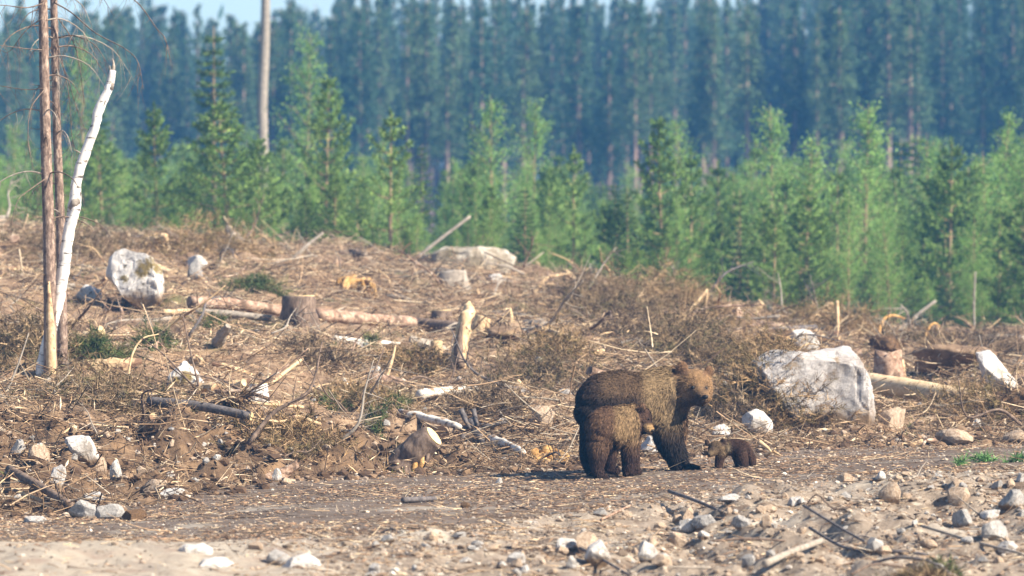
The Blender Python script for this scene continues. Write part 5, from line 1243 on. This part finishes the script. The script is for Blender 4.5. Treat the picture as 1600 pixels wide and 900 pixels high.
bear('brown_bear', A, YA, 'largest brown bear walking on the road with its head turned to the viewer', col_a, comb_a, len_a, 85000, .014, 7,
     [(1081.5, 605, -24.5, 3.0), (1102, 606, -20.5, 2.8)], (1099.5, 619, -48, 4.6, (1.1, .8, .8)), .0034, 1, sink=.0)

# yearling
Y_ = Body(960, 746)
Y_.limb([(938,682,-38,24,20),(942,674,-34,34,28),(951,668,-22,33,29),(965,666,-6,30,28),(978,664,8,31,27),(988,662,18,26,22)])
Y_.limb([(984,656,20,23,20),(995,652,27,18,17),(1001,652,30,15,15)])
Y_.ball(1004, 652, 12, 14.5, 13.5, 15.5)
Y_.limb([(1008,659,12,11,10),(1012.5,666,8,8.5,8.5),(1016.5,671,5,6.2,6.5)])
Y_.ball(991, 638, 22, 6, 3.4, 7); Y_.ball(1004, 637, 2, 6, 3.4, 7.5)
Y_.limb([(935,690,-40,18,18),(933,710,-44,13,14),(932,728,-46,9.5,11),(935,738,-46,9,10)]); Y_.limb([(932,743,-46,5.5,9),(944,744,-50,5,8.5)])
Y_.limb([(948,690,-12,18,16),(951,712,-8,11,11),(953,726,-6,8.5,9)]); Y_.limb([(952,733,-6,6,8.5),(964,735,-10,5,7.5)])
Y_.limb([(984,678,4,18,15),(984,700,2,13.5,13),(983,722,0,10,11),(981,733,0,9,10)]); Y_.limb([(979,740,0,6,9.5),(994,741,-4,5.5,8.5)])
Y_.limb([(990,680,32,13,12),(991,712,32,9,9),(993,732,30,8,9),(1000,739,28,5,7)])
def col_y(v, B):
    px = v[:, 0] / U + B.ox; py = B.oz - v[:, 2] / U; d = v[:, 1] / U
    c = np.repeat(c3(.105, .058, .033), len(v), 0)
    c = lerp(c, c3(.255, .168, .088), ss(955, 968, px) * ss(700, 676, py))
    c = lerp(c, c3(.036, .018, .013), ss(690, 715, py))
    hd = ss(993, 1000, px) * ss(690, 680, py) * ss(-8, 0, d); c = lerp(c, c3(.062, .033, .022), hd); c = lerp(c, c3(.14, .078, .045), hd * ss(643, 637, py)); c = lerp(c, c3(.018, .012, .010), hd * np.exp(-(((px - 1003.5) / 3.2) ** 2 + ((py - 638) / 4.5) ** 2))); c = lerp(c, c3(.40, .255, .12), hd * ss(659, 666, py) * ss(1004, 1009, px))
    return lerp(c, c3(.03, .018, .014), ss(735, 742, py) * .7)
def comb_y(p, B):
    px = p[:, 0] / U + B.ox; py = B.oz - p[:, 2] / U; t = ss(685, 712, py)[:, None]
    return np.array([[-.6, -.55, -.6]]) * (1 - t) + np.array([[0, 0, -1.0]]) * t
def len_y(p, B):
    px = p[:, 0] / U + B.ox; py = B.oz - p[:, 2] / U; d = p[:, 1] / U
    return .052 * (1 - .4 * ss(705, 730, py)) * (1 - .6 * ss(994, 1002, px) * ss(-8, 0, d))
bear('brown_bear', Y_, 44.75, 'middle sized young bear seen from behind in front of the largest bear', col_y, comb_y, len_y, 50000, .010, 5,
     [(1013.5, 655, 2.5, 1.8)], (1019.5, 673, 1, 3.0, (1, .8, .8)), .003, 2)

# small cub
K = Body(1145, 737)
K.limb([(1130,703,2,10,9),(1138,700,3,12,10.5),(1150,699,4,13,11),(1160,702,4,13,11),(1166,706,4,10,9.5)])
K.limb([(1136,700,2,11,10),(1126,701,-1,11,10)])
K.ball(1119, 700, -5, 13, 11.5, 11)
K.limb([(1114,704,-12,7.5,8),(1110,707,-18,5.8,6),(1107.5,708.5,-21,4.5,4.8)])
K.ball(1104.5, 691.5, -1, 3.6, 2.4, 5.2); K.ball(1129.5, 690, -3, 5, 2.8, 5.4)
K.limb([(1126,709,-6,8,7.5),(1123.5,720,-7,6.6,6.2),(1122.5,729,-7,6,6)]); K.limb([(1124,733.5,-7,3.4,5.5),(1117,734.5,-9,2.8,5)])
K.limb([(1131,708,10,7,6),(1125,720,10,5,5),(1124,730,10,4.5,5),(1120,734.5,9,2.8,4.5)])
K.limb([(1155,707,-6,11,9),(1160,718,-8,8.5,7.5),(1163,728,-8,7,6.5)]); K.limb([(1165,733,-8,4,5.6),(1156,735,-10,2.8,5)])
K.limb([(1150,708,8,8,7),(1153,720,9,6,6),(1154,731,9,4.5,5),(1150,735,8,2.6,4.5)])
K.limb([(1165,706,6,10,8.5),(1172,714,8,8,7),(1175.5,721,8,6,6),(1175,728,8,5,5.2),(1172,732,7,3.6,4.8)])
def col_k(v, B):
    px = v[:, 0] / U + B.ox; py = B.oz - v[:, 2] / U
    c = np.repeat(c3(.055, .028, .018), len(v), 0)
    c = lerp(c, c3(.13, .085, .047), ss(1142, 1134, px) * ss(716, 707, py)); c = lerp(c, c3(.028, .018, .016), ss(718, 732, py) * ss(1140, 1150, px))
    c = lerp(c, c3(.06, .035, .024), ss(697, 693, py) * np.minimum(1, ss(1109, 1107, px) + ss(1124, 1126, px) * ss(1137, 1134, px)))
    c = lerp(c, c3(.20, .14, .08), np.exp(-((px - 1109) / 5) ** 2 - ((py - 707) / 4) ** 2) * .8); c = lerp(c, c3(.04, .026, .02), np.exp(-((px - 1112) / 4) ** 2 - ((py - 700) / 3.5) ** 2) * .8)
    return lerp(c, c3(.25, .19, .12), np.exp(-((px - 1138) / 3.5) ** 2 - ((py - 700) / 7) ** 2) * .9)
def comb_k(p, B):
    py = B.oz - p[:, 2] / U; t = ss(705, 722, py)[:, None]; return np.array([[.8, 0.1, -.5]]) * (1 - t) + np.array([[0, 0, -1.0]]) * t
def len_k(p, B):
    px = p[:, 0] / U + B.ox; py = B.oz - p[:, 2] / U
    return .020 * (1 - .4 * ss(712, 728, py)) * (1 - .5 * ss(1122, 1112, px))
bear('brown_bear', K, 45.3, 'smallest bear cub walking left toward the largest bear', col_k, comb_k, len_k, 20000, .006, 4,
     [(1112.5, 700.5, -16.5, 1.5), (1107, 699, -9, 1.2)], (1105.5, 708.5, -25, 2.3, (1, .8, .8)), .0024, 3)

# ------------------------------------------------------------------ haze
def box_mesh(name, lo, hi):
    bm = bmesh.new(); bmesh.ops.create_cube(bm, size=1)
    for v in bm.verts: v.co = [(lo[i] + hi[i]) / 2 + v.co[i] * (hi[i] - lo[i]) for i in range(3)]
    me = bpy.data.meshes.new(name); bm.to_mesh(me); bm.free(); return me
hm = bpy.data.materials.new('haze'); hm.use_nodes = True
hn = hm.node_tree.nodes; hn.clear()
ho = hn.new('ShaderNodeOutputMaterial'); hv = hn.new('ShaderNodeVolumePrincipled')
hv.inputs['Color'].default_value = (0.14, 0.45, 1.0, 1); hv.inputs['Density'].default_value = 0.0009; hv.inputs['Anisotropy'].default_value = 0.0
hm.node_tree.links.new(hv.outputs[0], ho.inputs['Volume'])
hb = obj('haze', box_mesh('haze', (-420, -20, -8), (420, 1040, 34)), hm); hb['kind'] = 'stuff'
hb['label'] = 'blue air haze over the clearing and forest'; hb['category'] = 'haze'
